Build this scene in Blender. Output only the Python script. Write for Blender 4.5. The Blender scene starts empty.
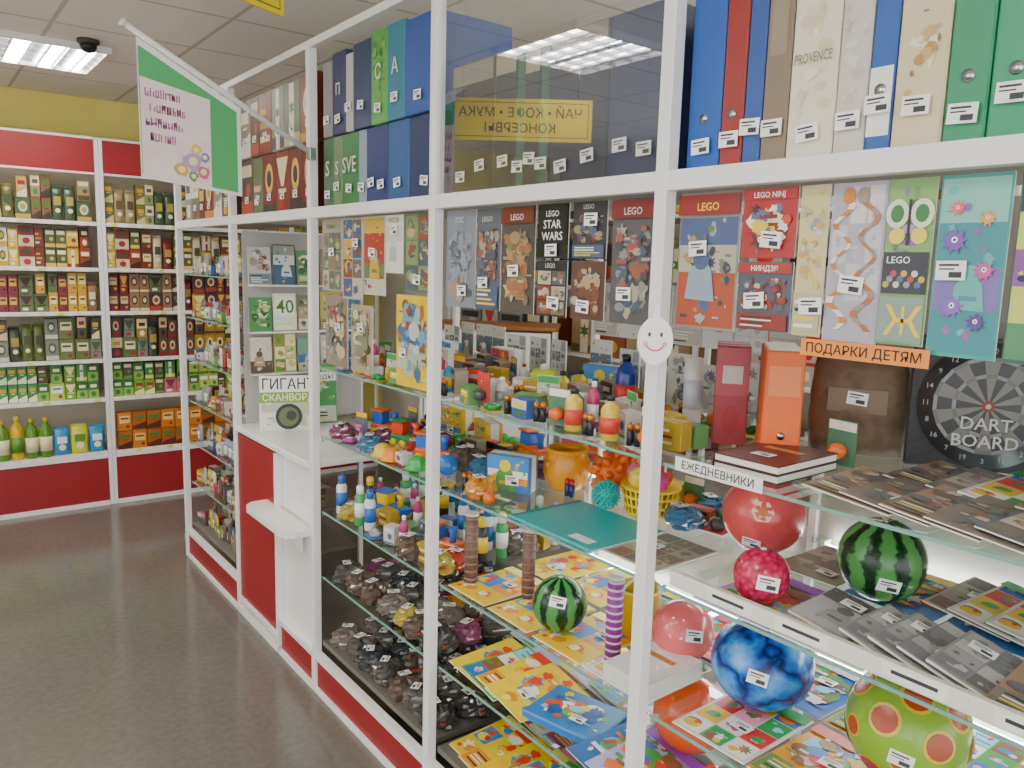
import bpy, bmesh, math, random
from mathutils import Vector, Matrix
R=random.Random(7)
SC=bpy.context.scene
COL=SC.collection
PI=math.pi

# ---------------------------------------------------------------- materials
def hexc(h):
    h=h.lstrip('#'); h=h if len(h)==6 else ''.join(c*2 for c in h); c=[int(h[i:i+2],16)/255 for i in (0,2,4)]
    return tuple((x/12.92 if x<=.04045 else ((x+.055)/1.055)**2.4) for x in c)+(1,)
_mc={}
def mat(h,rough=.45,metal=0,emit=0,coat=0,name=None):
    k=(h,rough,metal,emit,coat)
    if k in _mc: return _mc[k]
    m=bpy.data.materials.new(name or 'paint_'+h.strip('#')); m.use_nodes=True
    b=m.node_tree.nodes['Principled BSDF']
    b.inputs['Base Color'].default_value=hexc(h)
    b.inputs['Roughness'].default_value=rough
    b.inputs['Metallic'].default_value=metal
    if coat: b.inputs['Coat Weight'].default_value=coat
    if emit:
        b.inputs['Emission Color'].default_value=hexc(h); b.inputs['Emission Strength'].default_value=emit
    _mc[k]=m; return m
def nodes(m): return m.node_tree.nodes,m.node_tree.links
def ramp(n,cols,pos=None,interp='CONSTANT'):
    r=n.new('ShaderNodeValToRGB'); r.color_ramp.interpolation=interp
    e=r.color_ramp.elements
    while len(e)<len(cols): e.new(.5)
    for i,c in enumerate(cols):
        e[i].position=(pos[i] if pos else i/len(cols)); e[i].color=hexc(c)
    return r
def noise_mat(name,cols,scale,rough,pos=None,bump=0,interp='LINEAR',metal=0):
    m=bpy.data.materials.new(name); m.use_nodes=True; n,l=nodes(m); b=n['Principled BSDF']
    t=n.new('ShaderNodeTexCoord'); nz=n.new('ShaderNodeTexNoise'); nz.inputs['Scale'].default_value=scale
    nz.inputs['Detail'].default_value=6; l.new(t.outputs['Object'],nz.inputs['Vector'])
    r=ramp(n,cols,pos or [.3+.4*i/(len(cols)-1) for i in range(len(cols))],interp)
    l.new(nz.outputs['Fac'],r.inputs[0]); l.new(r.outputs[0],b.inputs['Base Color'])
    b.inputs['Roughness'].default_value=rough; b.inputs['Metallic'].default_value=metal
    if bump:
        bp=n.new('ShaderNodeBump'); bp.inputs['Strength'].default_value=bump; bp.inputs['Distance'].default_value=.01
        l.new(nz.outputs['Fac'],bp.inputs['Height']); l.new(bp.outputs[0],b.inputs['Normal'])
    return m
def glass_mat(name,tint,refl):
    m=bpy.data.materials.new(name); m.use_nodes=True; n,l=nodes(m)
    n.remove(n['Principled BSDF']); out=n['Material Output']
    tr=n.new('ShaderNodeBsdfTransparent'); tr.inputs[0].default_value=hexc(tint)
    gl=n.new('ShaderNodeBsdfGlossy'); gl.inputs['Roughness'].default_value=.01
    gl.inputs['Color'].default_value=(1,1,1,1)
    lw=n.new('ShaderNodeLayerWeight'); lw.inputs['Blend'].default_value=.5
    pw=n.new('ShaderNodeMath'); pw.operation='POWER'; pw.inputs[1].default_value=4
    mu=n.new('ShaderNodeMath'); mu.operation='MULTIPLY_ADD'; mu.inputs[1].default_value=.9; mu.inputs[2].default_value=.042*refl; mu.use_clamp=True
    mx=n.new('ShaderNodeMixShader'); l.new(lw.outputs['Facing'],pw.inputs[0]); l.new(pw.outputs[0],mu.inputs[0]); l.new(mu.outputs[0],mx.inputs[0])
    l.new(tr.outputs[0],mx.inputs[1]); l.new(gl.outputs[0],mx.inputs[2]); l.new(mx.outputs[0],out.inputs[0])
    return m
GLASS=glass_mat('window_glass','#fbfdfc',4.0)
SGLASS=glass_mat('shelf_glass','#eaf5f0',1.0)
WHITE=mat('#f0edea',.35); RED=mat('#961a20',.4); CREAM=mat('#d9cfb6',.5); TAGW=mat('#faf8f4',.5); INK=mat('#3a3a3e',.6)
BLACK=mat('#17171a',.4); CHROME=mat('#b8bcc0',.2,1)

# ---------------------------------------------------------------- mesh builder
class MB:
    def __init__(s): s.v=[];s.f=[];s.mi=[];s.mats=[];s.T=Matrix.Identity(4);s.sm=[]
    def _m(s,m):
        if m not in s.mats: s.mats.append(m)
        return s.mats.index(m)
    def add(s,vs,fs,m,smooth=False):
        o=len(s.v); s.v+=[tuple(s.T@Vector(v)) for v in vs]; i=s._m(m)
        for f in fs: s.f.append(tuple(o+a for a in f)); s.mi.append(i); s.sm.append(smooth)
    def box(s,c,d,m,r=0.0):
        hx,hy,hz=[a/2 for a in d]; cx,cy,cz=c
        if r<=0:
            vs=[(cx+a*hx,cy+b*hy,cz+e*hz) for a in(-1,1) for b in(-1,1) for e in(-1,1)]
            s.add(vs,[(0,1,3,2),(4,6,7,5),(0,4,5,1),(2,3,7,6),(0,2,6,4),(1,5,7,3)],m); return
        r=min(r,hx*.9,hy*.9,hz*.9); vs=[];idx={}
        for a in(-1,1):
            for b in(-1,1):
                for e in(-1,1):
                    for k in range(3):
                        p=[a*(hx-r),b*(hy-r),e*(hz-r)]; p[k]=(a,b,e)[k]*(hx,hy,hz)[k]
                        idx[(a,b,e,k)]=len(vs); vs.append((cx+p[0],cy+p[1],cz+p[2]))
        fs=[]; cyc=[(-1,-1),(1,-1),(1,1),(-1,1)]
        for a in(-1,1):
            q=[idx[(a,u,w,0)] for u,w in cyc]; fs.append(q if a>0 else q[::-1])
            q=[idx[(u,a,w,1)] for u,w in cyc]; fs.append(q[::-1] if a>0 else q)
            q=[idx[(u,w,a,2)] for u,w in cyc]; fs.append(q if a>0 else q[::-1])
        for a in(-1,1):
            for b in(-1,1):
                q=[idx[(a,b,-1,0)],idx[(a,b,-1,1)],idx[(a,b,1,1)],idx[(a,b,1,0)]]; fs.append(q if a*b>0 else q[::-1])
                q=[idx[(a,-1,b,0)],idx[(a,1,b,0)],idx[(a,1,b,2)],idx[(a,-1,b,2)]]; fs.append(q if a*b>0 else q[::-1])
                q=[idx[(-1,a,b,1)],idx[(-1,a,b,2)],idx[(1,a,b,2)],idx[(1,a,b,1)]]; fs.append(q if a*b>0 else q[::-1])
                for e in(-1,1):
                    q=[idx[(a,b,e,k)] for k in range(3)]; fs.append(q if a*b*e>0 else q[::-1])
        s.add(vs,fs,m)
    def lathe(s,prof,m,seg=16,c=(0,0,0),smooth=True,axis='Z',squash=1):
        vs=[];fs=[]
        for r,z in prof:
            for i in range(seg):
                t=2*PI*i/seg; p=(r*math.cos(t),r*squash*math.sin(t),z)
                if axis=='X': p=(p[2],p[0],p[1])
                if axis=='Y': p=(p[1],p[2],p[0])
                vs.append((c[0]+p[0],c[1]+p[1],c[2]+p[2]))
        for j in range(len(prof)-1):
            for i in range(seg):
                a=j*seg+i;b=j*seg+(i+1)%seg; fs.append((a,b,b+seg,a+seg))
        if prof[0][0]>1e-4: fs.append(tuple(range(seg))[::-1])
        if prof[-1][0]>1e-4: fs.append(tuple((len(prof)-1)*seg+i for i in range(seg)))
        s.add(vs,fs,m,smooth)
    def sphere(s,r,m,c=(0,0,0),seg=24,rings=14,sq=1):
        s.lathe([(max(1e-5,r*math.sin(PI*j/rings)),-r*sq*math.cos(PI*j/rings)) for j in range(rings+1)],m,seg,c)
    def poly(s,pts,y,m):
        s.add([(p[0],y,p[1]) for p in pts],[tuple(range(len(pts)))],m)
    def rect(s,x0,z0,x1,z1,y,m): s.poly([(x0,z0),(x1,z0),(x1,z1),(x0,z1)],y,m)
    def disc(s,x,z,r,y,m,n=12,ry=None):
        s.poly([(x+r*math.cos(2*PI*i/n),z+(ry or r)*math.sin(2*PI*i/n)) for i in range(n)],y,m)
    def cap(s,M,r,rad,off,m,K=14):
        vs=[tuple(M@Vector((0,-(r+off),0)))]
        for i in range(K):
            t_=2*PI*i/K; x=rad*math.cos(t_); z=rad*math.sin(t_); y=-math.sqrt(max(0,(r+off)**2-x*x-z*z)); vs.append(tuple(M@Vector((x,y,z))))
        s.add(vs,[(0,1+i,1+(i+1)%K) for i in range(K)],m,True)
    def text(s,t,size,x,z,y,m,maxw=None,center=True):
        vs,fs,w,h=text_geo(t)
        k=size
        if maxw and w*k>maxw: kx=maxw/w
        else: kx=k
        ox=-w*kx/2 if center else 0
        s.add([(x+ox+v[0]*kx,y,z+v[1]*k) for v in vs],fs,m)
    def mesh(s,name,fix=False):
        me=bpy.data.meshes.new(name); me.from_pydata(s.v,[],s.f)
        for m in s.mats: me.materials.append(m)
        me.polygons.foreach_set('material_index',s.mi); me.polygons.foreach_set('use_smooth',s.sm)
        if fix:
            b=bmesh.new(); b.from_mesh(me); bmesh.ops.recalc_face_normals(b,faces=b.faces); b.to_mesh(me); b.free()
        me.update(); return me
_tg={}
def text_geo(t):
    if t in _tg: return _tg[t]
    cu=bpy.data.curves.new('t','FONT'); cu.body=t; cu.size=1; cu.resolution_u=2; cu.offset=.008
    o=bpy.data.objects.new('t',cu); COL.objects.link(o)
    dg=bpy.context.evaluated_depsgraph_get(); me=bpy.data.meshes.new_from_object(o.evaluated_get(dg))
    vs=[(v.co.x,v.co.y) for v in me.vertices]; fs=[tuple(p.vertices) for p in me.polygons]
    bpy.data.objects.remove(o); bpy.data.curves.remove(cu); bpy.data.meshes.remove(me)
    if not vs: _tg[t]=([],[],1,1); return _tg[t]
    x0=min(v[0] for v in vs); x1=max(v[0] for v in vs); y1=max(v[1] for v in vs)
    vs=[(v[0]-x0,v[1]) for v in vs]
    _tg[t]=(vs,fs,x1-x0,y1); return _tg[t]

# ---------------------------------------------------------------- objects
def obj(name,me,M=None,parent=None):
    o=bpy.data.objects.new(name,me); COL.objects.link(o)
    if parent: o.parent=parent
    if M is not None: o.matrix_local=M
    return o
def thing(name,me,loc,label,cat,rz=0,group=None,M=None):
    o=obj(name,me,M if M is not None else Matrix.Translation(loc)@Matrix.Rotation(rz,4,'Z'))
    o['label']=label; o['category']=cat
    if group: o['group']=group
    return o
def struct(name,me,M=None):
    o=obj(name,me,M); o['kind']='structure'; return o
class TP:
    def __init__(s,name,me,label,cat,size,parts=(),group=None): s.name=name;s.me=me;s.label=label;s.cat=cat;s.size=size;s.parts=list(parts);s.group=group
def put(t,loc,rz=0,flat=False,group=None,tilt=0,label=None,sc=1,roll=0):
    M=Matrix.Translation(loc)
    if roll: M=M@Matrix.Rotation(roll,4,'X')
    M=M@Matrix.Rotation(rz,4,'Z')
    if flat: M=M@Matrix.Rotation(-PI/2+tilt,4,'X')@Matrix.Translation((0,0,-t.size[2]/2))
    elif tilt: M=M@Matrix.Rotation(tilt,4,'X')
    if sc!=1: M=M@Matrix.Scale(sc,4)
    o=thing(t.name,t.me,None,label or t.label,t.cat,group=group or t.group,M=M)
    for (n,me,pm) in t.parts: obj(n,me,pm,o)
    return o
FW=-PI/2   # face the aisle (-X)
I4=Matrix.Identity(4)

def tag_mesh():
    b=MB(); b.box((0,0,0),(.040,.0008,.027),TAGW)
    y=-.0006
    b.rect(-.016,.006,.011,.009,y,INK); b.rect(-.016,.001,.005,.003,y,INK); b.rect(-.002,-.010,.015,-.002,y,INK)
    return b.mesh('price_tag')
TAG=tag_mesh()
def tagpart(x,y,z,rot=0): return ('price_tag',TAG,Matrix.Translation((x,y,z))@Matrix.Rotation(rot,4,'Y'))
def tagsphere(r,az,el,zc): return ('price_tag',TAG,Matrix.Translation((0,0,zc))@Matrix.Rotation(az,4,'Z')@Matrix.Rotation(-el,4,'X')@Matrix.Translation((0,-r-.001,0))@Matrix.Rotation(.15,4,'Y'))

def star(x,z,r,n=5,ph=0):
    return [(x+(r if i%2==0 else r*.45)*math.sin(ph+PI*i/n),z+(r if i%2==0 else r*.45)*math.cos(ph+PI*i/n)) for i in range(2*n)]
def art(b,x0,z0,x1,z1,y,cols,n,rr,dy=-.00006,lo=.05,hi=.2):
    w=x1-x0;h=z1-z0
    for i in range(n):
        f=1-.6*i/n
        m=mat(rr.choice(cols),.35); k=rr.random(); r=min(w,h)*rr.uniform(lo,hi)*(.5+f)
        x=rr.uniform(x0+r,x1-r) if x1-r>x0+r else (x0+x1)/2; z=rr.uniform(z0+r,z1-r) if z1-r>z0+r else (z0+z1)/2; yy=y+dy*(i+1)
        if k<.15: b.disc(x,z,r,yy,m,12,r*rr.uniform(.6,1))
        elif k<.22: b.poly(star(x,z,r,rr.choice([5,6,8])),yy,m)
        elif k<.7:
            ph=rr.uniform(0,6); nn=13; e=rr.uniform(.5,1.3)
            b.poly([(x+r*e*rr.uniform(.45,1)*math.cos(ph+2*PI*j/nn) if abs(r*e)<w*.4 else x,z+r*rr.uniform(.45,1)*math.sin(ph+2*PI*j/nn)) for j in range(nn)],yy,m)
        else:
            hw=r*rr.uniform(.5,1);hh=r*rr.uniform(.08,.3); b.rect(x-hw,z-hh,x+hw,z+hh,yy,m)
def cover(b,w,h,cols,n,rr,top,y):
    st=rr.randint(0,3); dy=-.00006; x0,x1,z0,z1=-w*.47,w*.47,h*.02,h*top
    if st==0: art(b,x0,z0,x1,z1,y,cols,n,rr)
    elif st==1:
        nx=rr.choice([2,3]);nz=rr.choice([3,4]); cw=(x1-x0)/nx; chh=(z1-z0)/nz
        for i in range(nx):
            for j in range(nz):
                a,c=x0+i*cw+.002,z0+j*chh+.002; b.rect(a,c,a+cw-.003,c+chh-.003,y+dy,mat(rr.choice(cols),.35)); art(b,a,c,a+cw-.003,c+chh-.003,y+dy*2,cols,max(3,n//(nx*nz)),rr,lo=.12,hi=.3)
    elif st==2:
        k=rr.randint(3,5)
        for j in range(k): b.rect(x0,z0+(z1-z0)*j/k,x1,z0+(z1-z0)*(j+1)/k,y+dy,mat(rr.choice(cols[:4]),.35))
        art(b,x0,z0,x1,z1,y+dy*2,cols,n//2,rr,lo=.03,hi=.09)
        c1,c2=rr.choice(cols),rr.choice(cols); yy=y+dy*(n//2+4); cx=rr.uniform(-.1,.1)*w; cz=h*.36; r=w*.25
        b.poly([(cx-r,cz-r),(cx+r,cz-r*1.1),(cx+r*.7,cz+r*.6),(cx+r*.3,cz+r),(cx-r*.4,cz+r*.9),(cx-r*.8,cz+r*.4)],yy,mat(c1,.35)); b.disc(cx,cz+r*1.1,r*.55,yy+dy,mat(c2,.35)); b.rect(cx-r*.5,cz-r*.5,cx+r*.5,cz-r*.2,yy+dy,mat(rr.choice(cols),.35))
    else:
        art(b,x0,z0+(z1-z0)*.3,x1,z1,y,cols,n,rr,lo=.07,hi=.16); yy=y+dy*(n+1)
        b.rect(x0,z0,x1,z0+(z1-z0)*.28,yy,mat(rr.choice(cols),.35))
        for j in range(4): b.rect(x0*.85,z0+(z1-z0)*(.04+.055*j),x0*.85+w*rr.uniform(.4,.8),z0+(z1-z0)*(.065+.055*j),yy+dy,mat(rr.choice(['#f0ece0','#2a2a2e','#e8c83a']),.4))

def magazine(w,h,base,cols,label,title=None,tcol='#ffffff',band=None,n=16,seed=0,t=.004,tag=True,name='magazine',cat='magazine',tagpos=None,sub=None,extra=None,group=None,ts=.11):
    rr=random.Random(seed*977+5); rr.random(); b=MB(); b.box((0,t/2,h/2),(w,t,h),mat(base,.3),.0006)
    b.box((0,t*.55,h/2),(w*1.002,t*.5,h*1.002),mat('#f2efe6',.6)); n=int(n*1.6)
    cover(b,w,h,cols,n,rr,.82 if title else .98,-.0004)
    yy=-.0004-.00006*(n+6)
    if band: b.rect(-w*.5,h*.84,w*.5,h*.985,yy,mat(band,.3))
    if title: b.text(title,h*ts,0,h*.87,yy-.0003,mat(tcol,.3),maxw=w*.8)
    if sub: b.text(sub,h*.1,0,h*.70,yy-.0003,mat(tcol,.3),maxw=w*.85)
    if extra: extra(b,yy-.0005)
    tp=tagpos or (w*rr.uniform(-.15,.25),h*rr.uniform(.15,.75))
    parts=[tagpart(tp[0],yy-.003,tp[1],rr.uniform(-.1,.1))] if tag else []
    return TP(name,b.mesh(name),label,cat,(w,t,h),parts,group)

def carton(w,d,h,base,acc,lab,label,name='carton',cat='box',seed=0,title=None,group=None):
    rr=random.Random(seed*7919+13); rr.random(); rr.random()
    b=MB(); b.box((0,0,h/2),(w,d,h),mat(base,.4),.0015); y=-d/2
    mb=mat(acc,.4); ml=mat(lab,.4); mk=mat(rr.choice(['#d9a21c','#f0e8d0','#1e1a18','#9a1c1c','#3f7a2c']),.4)
    k=rr.randint(0,7)
    if k in(0,3,5): b.rect(-w*.49,h*.04,w*.49,h*rr.uniform(.14,.3),y-.0004,mb)
    if k==0: b.disc(0,h*.6,w*.3,y-.0006,ml,14,h*.25); b.disc(0,h*.6,w*.18,y-.0009,mb,10,h*.14)
    elif k==1: b.rect(-w*.36,h*.42,w*.36,h*.82,y-.0006,ml); b.rect(-w*.28,h*.62,w*.28,h*.72,y-.0009,mb); b.disc(w*.2,h*.22,w*.14,y-.0009,mk,8)
    elif k==2: b.poly([(-w*.45,h*.9),(w*.45,h*.9),(w*.1,h*.45),(-w*.1,h*.45)],y-.0006,ml); b.rect(-w*.3,h*.35,w*.3,h*.41,y-.0009,ml); b.rect(-w*.3,h*.1,w*.1,h*.25,y-.0009,mk)
    elif k==3: b.rect(-w*.4,h*.7,w*.4,h*.9,y-.0006,ml); b.disc(w*.12,h*.47,w*.2,y-.0008,mb,10)
    elif k==4: b.rect(-w*.49,h*.5,w*.49,h*.98,y-.0004,ml); b.rect(-w*.3,h*.62,w*.3,h*.8,y-.0008,mb); b.disc(0,h*.25,w*.25,y-.0008,mk,9,h*.15)
    elif k==5: b.rect(-w*.15,h*.03,w*.15,h*.97,y-.0006,ml); b.poly(star(0,h*.6,w*.2,6),y-.0009,mk)
    elif k==6: b.poly([(-w*.49,h*.03),(w*.49,h*.03),(w*.49,h*.45),(-w*.49,h*.2)],y-.0006,ml); b.rect(-w*.35,h*.6,w*.35,h*.8,y-.0008,mk); b.rect(-w*.2,h*.5,w*.2,h*.54,y-.0008,ml)
    else:
        for i in range(3): b.rect(-w*.4,h*(.2+.22*i),w*rr.uniform(0,.4),h*(.3+.22*i),y-.0006,[ml,mb,mk][i])
    if title: b.text(title,h*.16,0,h*.66,y-.0013,mat('#ffffff',.4),maxw=w*.8)
    b.box((0,d*.1,h+.0006),(w*.94,d*.7,.0012),mat(base,.5))
    b.rect(-w*.2,h*.98,w*.2,h*.99,y-.0005,INK)
    return TP(name,b.mesh(name),label,cat,(w,d,h+.0012),(),group)
def pouch(w,d,h,base,acc,label,name='foil_pouch',cat='packet',seed=0,rough=.25,metal=0,tag=False,group=None):
    rr=random.Random(seed); b=MB(); m=mat(base,rough,metal); N=8;K=12; vs=[];fs=[]
    for j in range(N+1):
        z=h*j/N; f=math.sin(PI*min(1,max(.0,(j/N)*.86+.1)))**.5 if j<N else .04
        for i in range(K):
            t=2*PI*i/K; x=math.copysign(abs(math.cos(t))**.6,math.cos(t))*w/2*(.9+.1*f); yv=math.copysign(abs(math.sin(t))**.8,math.sin(t))*d/2*f
            vs.append((x+rr.uniform(-.002,.002),yv+rr.uniform(-.001,.001)*f,z))
    for j in range(N):
        for i in range(K):
            a=j*K+i;c=j*K+(i+1)%K; fs.append((a,c,c+K,a+K))
    fs.append(tuple(range(K))[::-1]); fs.append(tuple(N*K+i for i in range(K)))
    b.add(vs,fs,m,True)
    b.box((0,0,h+.004),(w*.95,.002,.012),mat(base,.4))
    b.rect(-w*.3,h*.45,w*.3,h*.7,-d/2-.0012,mat(acc,.4)); b.disc(0,h*.3,w*.22,-d/2-.0014,mat('#efe3c0',.4))
    return TP(name,b.mesh(name),label,cat,(w,d,h+.01),[tagpart(.0,-d/2-.003,h*.6,.1)] if tag else (),group)
def bottle(r,h,base,cap,lab,label,name='bottle',cat='bottle',neck=.35,shoulder=.68,group=None):
    b=MB(); m=mat(base,.15)
    b.lathe([(r*.85,0),(r,h*.03),(r,h*shoulder),(r*.9,h*(shoulder+.06)),(r*neck,h*.86),(r*neck,h*.9)],m,14)
    b.lathe([(r*1.015,h*.16),(r*1.015,h*.52)],mat(lab,.4),14)
    c=MB(); c.lathe([(r*(neck+.08),h*.88),(r*(neck+.08),h*.99),(r*neck*.8,h)],mat(cap,.35),12)
    return TP(name,b.mesh(name),label,cat,(2*r,2*r,h),[('cap',c.mesh('cap'),I4)],group)

# =================================================================== ROOM SHELL
def floor_mat():
    m=bpy.data.materials.new('worn_concrete_floor'); m.use_nodes=True; n,l=nodes(m); b=n['Principled BSDF']
    t=n.new('ShaderNodeTexCoord')
    a=n.new('ShaderNodeTexNoise'); a.inputs['Scale'].default_value=1.1; a.inputs['Detail'].default_value=6
    c=n.new('ShaderNodeTexNoise'); c.inputs['Scale'].default_value=40; c.inputs['Detail'].default_value=5
    l.new(t.outputs['Object'],a.inputs['Vector']); l.new(t.outputs['Object'],c.inputs['Vector'])
    r1=ramp(n,['#66625b','#716d66'],[.35,.65],'LINEAR'); r2=ramp(n,['#635f59','#747069'],[.38,.62],'LINEAR')
    l.new(a.outputs['Fac'],r1.inputs[0]); l.new(c.outputs['Fac'],r2.inputs[0])
    mx=n.new('ShaderNodeMix'); mx.data_type='RGBA'; mx.inputs[0].default_value=.4
    l.new(r1.outputs[0],mx.inputs[6]); l.new(r2.outputs[0],mx.inputs[7]); l.new(mx.outputs[2],b.inputs['Base Color'])
    rr=ramp(n,['#585858','#7a7a7a'],[.3,.7],'LINEAR'); l.new(a.outputs['Fac'],rr.inputs[0]); l.new(rr.outputs[0],b.inputs['Roughness'])
    return m
def ceil_mat():
    m=bpy.data.materials.new('ceiling_tiles'); m.use_nodes=True; n,l=nodes(m); b=n['Principled BSDF']
    t=n.new('ShaderNodeTexCoord'); br=n.new('ShaderNodeTexBrick'); br.offset=0
    br.inputs['Scale'].default_value=1; br.inputs['Brick Width'].default_value=.6; br.inputs['Row Height'].default_value=.6
    br.inputs['Mortar Size'].default_value=.010; br.inputs['Mortar Smooth'].default_value=.1
    br.inputs['Color1'].default_value=hexc('#fbf8f2'); br.inputs['Color2'].default_value=hexc('#f8f4ed'); br.inputs['Mortar'].default_value=hexc('#d2ccc1')
    l.new(t.outputs['Object'],br.inputs['Vector']); l.new(br.outputs[0],b.inputs['Base Color']); b.inputs['Roughness'].default_value=.8
    return m
YW=noise_mat('yellow_wall_paint',['#f6e470','#faea84'],3,.7)
BEIGE=noise_mat('beige_wall_paint',['#d6cfc0','#dfd9cc'],3,.8)
CZ=2.62
b=MB(); b.box((.6,1.5,-.03),(7.2,10,.06),floor_mat()); struct('floor',b.mesh('floor'))
b=MB(); b.box((.6,1.5,CZ+.03),(7.2,10,.06),ceil_mat()); struct('ceiling',b.mesh('ceiling'))
b=MB(); b.box((.6,6.05,CZ/2),(7.2,.1,CZ),YW); struct('wall_back',b.mesh('wall_back'))
b=MB(); b.box((3.25,1.5,CZ/2),(.1,9.0,CZ),BEIGE); struct('wall_right',b.mesh('wall_right'))
# left wall with unseen framed openings, added to let fill daylight in
FILL_OPENINGS=[(-2.6,-.6),(-.3,1.7),(2.0,4.0)]
b=MB(); b.box((-2.9,1.5,.4),(.1,9.0,.8),BEIGE); b.box((-2.9,1.5,CZ-.08),(.1,9.0,.16),BEIGE)
ed=[-3.0]+[v for w_ in FILL_OPENINGS for v in w_]+[6.0]
for i in range(0,len(ed),2): b.box((-2.9,(ed[i]+ed[i+1])/2,1.63),(.1,ed[i+1]-ed[i],1.66),BEIGE)
struct('wall_left',b.mesh('wall_left'))
for i,(a,c) in enumerate(FILL_OPENINGS):
    b=MB()
    for z in(.82,2.44): b.box((-2.87,(a+c)/2,z),(.06,c-a,.05),WHITE)
    for y in(a+.025,(a+c)/2,c-.025): b.box((-2.87,y,1.63),(.06,.05,1.6),WHITE)
    struct('window_%d'%(i+1),b.mesh('window'))

# =================================================================== CEILING LIGHTS
def light_tpl():
    f=MB()
    for a in(-1,1):
        f.box((a*.29,0,-.012),(.02,.6,.03),WHITE); f.box((0,a*.29,-.012),(.6,.02,.03),WHITE)
    f.box((0,0,.0),(.58,.58,.006),WHITE)
    lv=MB()
    for i in range(1,7): lv.box((-.28+i*.56/7,0,-.018),(.006,.56,.018),CHROME)
    for i in range(1,5): lv.box((0,-.28+i*.56/5,-.018),(.56,.006,.018),CHROME)
    tb=MB(); em=mat('#fffaf4',.5,0,44)
    for i in range(4): tb.box((-.21+i*.14,0,-.007),(.075,.55,.005),em)
    return TP('ceiling_light',f.mesh('ceiling_light'),'square recessed fluorescent ceiling light with metal louvres','ceiling light',(.6,.6,.03),
        [('louvre',lv.mesh('louvre'),I4),('lamp_tube',tb.mesh('lamp_tube'),I4)])
LT=light_tpl()
for p in [(.6,4.8),(-.3,2.9),(-.9,4.8),(-.3,.9),(-1.5,1.8),(2.7,.3),(2.7,1.7),(-.3,-.9)]:
    put(LT,(p[0],p[1],CZ-.004),group='recessed ceiling lights')
b=MB(); b.lathe([(.05,0),(.05,-.015),(.04,-.022)],mat('#3a3632',.4),20)
d=MB(); d.lathe([(.038,-.022),(.037,-.036),(.026,-.054),(.001,-.062)],BLACK,20)
t=TP('security_camera',b.mesh('security_camera'),'small black dome security camera fixed to the ceiling','security camera',(.1,.1,.06),[('camera_dome',d.mesh('camera_dome'),I4)])
put(t,(.78,4.42,CZ))

# =================================================================== BACK WALL SHELVING
YB=5.52
LEV=[.35,.70,.95,1.25,1.52,1.80]
def wall_bay(x0,x1,yb=YB):
    e=bpy.data.objects.new('shelving_unit',None); COL.objects.link(e)
    e.matrix_local=Matrix.Translation(((x0+x1)/2,yb,0))
    e['label']='white shop shelving bay with red header and red base panels'; e['category']='shelving unit'; e['group']='wall shelving bays'
    w=x1-x0
    def P(n,mb): obj(n,mb.mesh(n),None,e)
    for a in(-1,1):
        m=MB(); m.box((a*(w/2-.012),.012,1.155),(.022,.024,2.31),WHITE,.002); P('upright',m)
    m=MB(); m.box((0,.008,2.2),(w-.05,.016,.2),RED,.002); P('header_panel',m)
    m=MB(); m.box((0,.008,.17),(w-.05,.016,.28),RED,.002); P('base_panel',m)
    for z,h in((.015,.03),(.32,.018),(2.095,.012),(2.305,.014)):
        m=MB(); m.box((0,.006,z),(w-.05,.02,h),WHITE); P('trim_strip',m)
    m=MB(); m.box((0,.42,1.15),(w,.01,2.3),CREAM); P('back_panel',m)
    for z in LEV:
        m=MB(); m.box((0,.21,z-.009),(w-.05,.4,.018),WHITE,.001)
        m.box((0,.003,z-.008),(w-.05,.006,.024),mat('#f4f1ea',.4))
        k=int(w/.09)
        for i in range(k): m.box((-w/2+.08+i*.09+R.uniform(-.01,.01),-.0012,z-.008),(.036,.002,.018),mat('#e9e6dc' if R.random()<.9 else '#f1de6a',.5))
        P('shelf',m)
for x0,x1 in [(-.9,.04),(.04,1.0),(1.0,1.96),(1.96,2.92)]: wall_bay(x0,x1)
def fam(cols,w,d,h,label,n=6,seed=0):
    out=[]
    for i in range(n):
        rr=random.Random((seed*31+i)*101+3); rr.random(); c=cols[i%len(cols)]
        if rr.random()<.2: out.append(pouch(w*rr.uniform(.85,1.05),d*.8,h*rr.uniform(1.5,1.8),c[0],c[1],'upright foil packet of tea or coffee','coffee_packet','packet',seed=i))
        else: out.append(carton(w*rr.uniform(.75,1.35),d,h*rr.uniform(.92,1.06),c[0],c[1],c[2],label,'tea_box','tea box',seed=seed*17+i))
    return out
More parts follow.
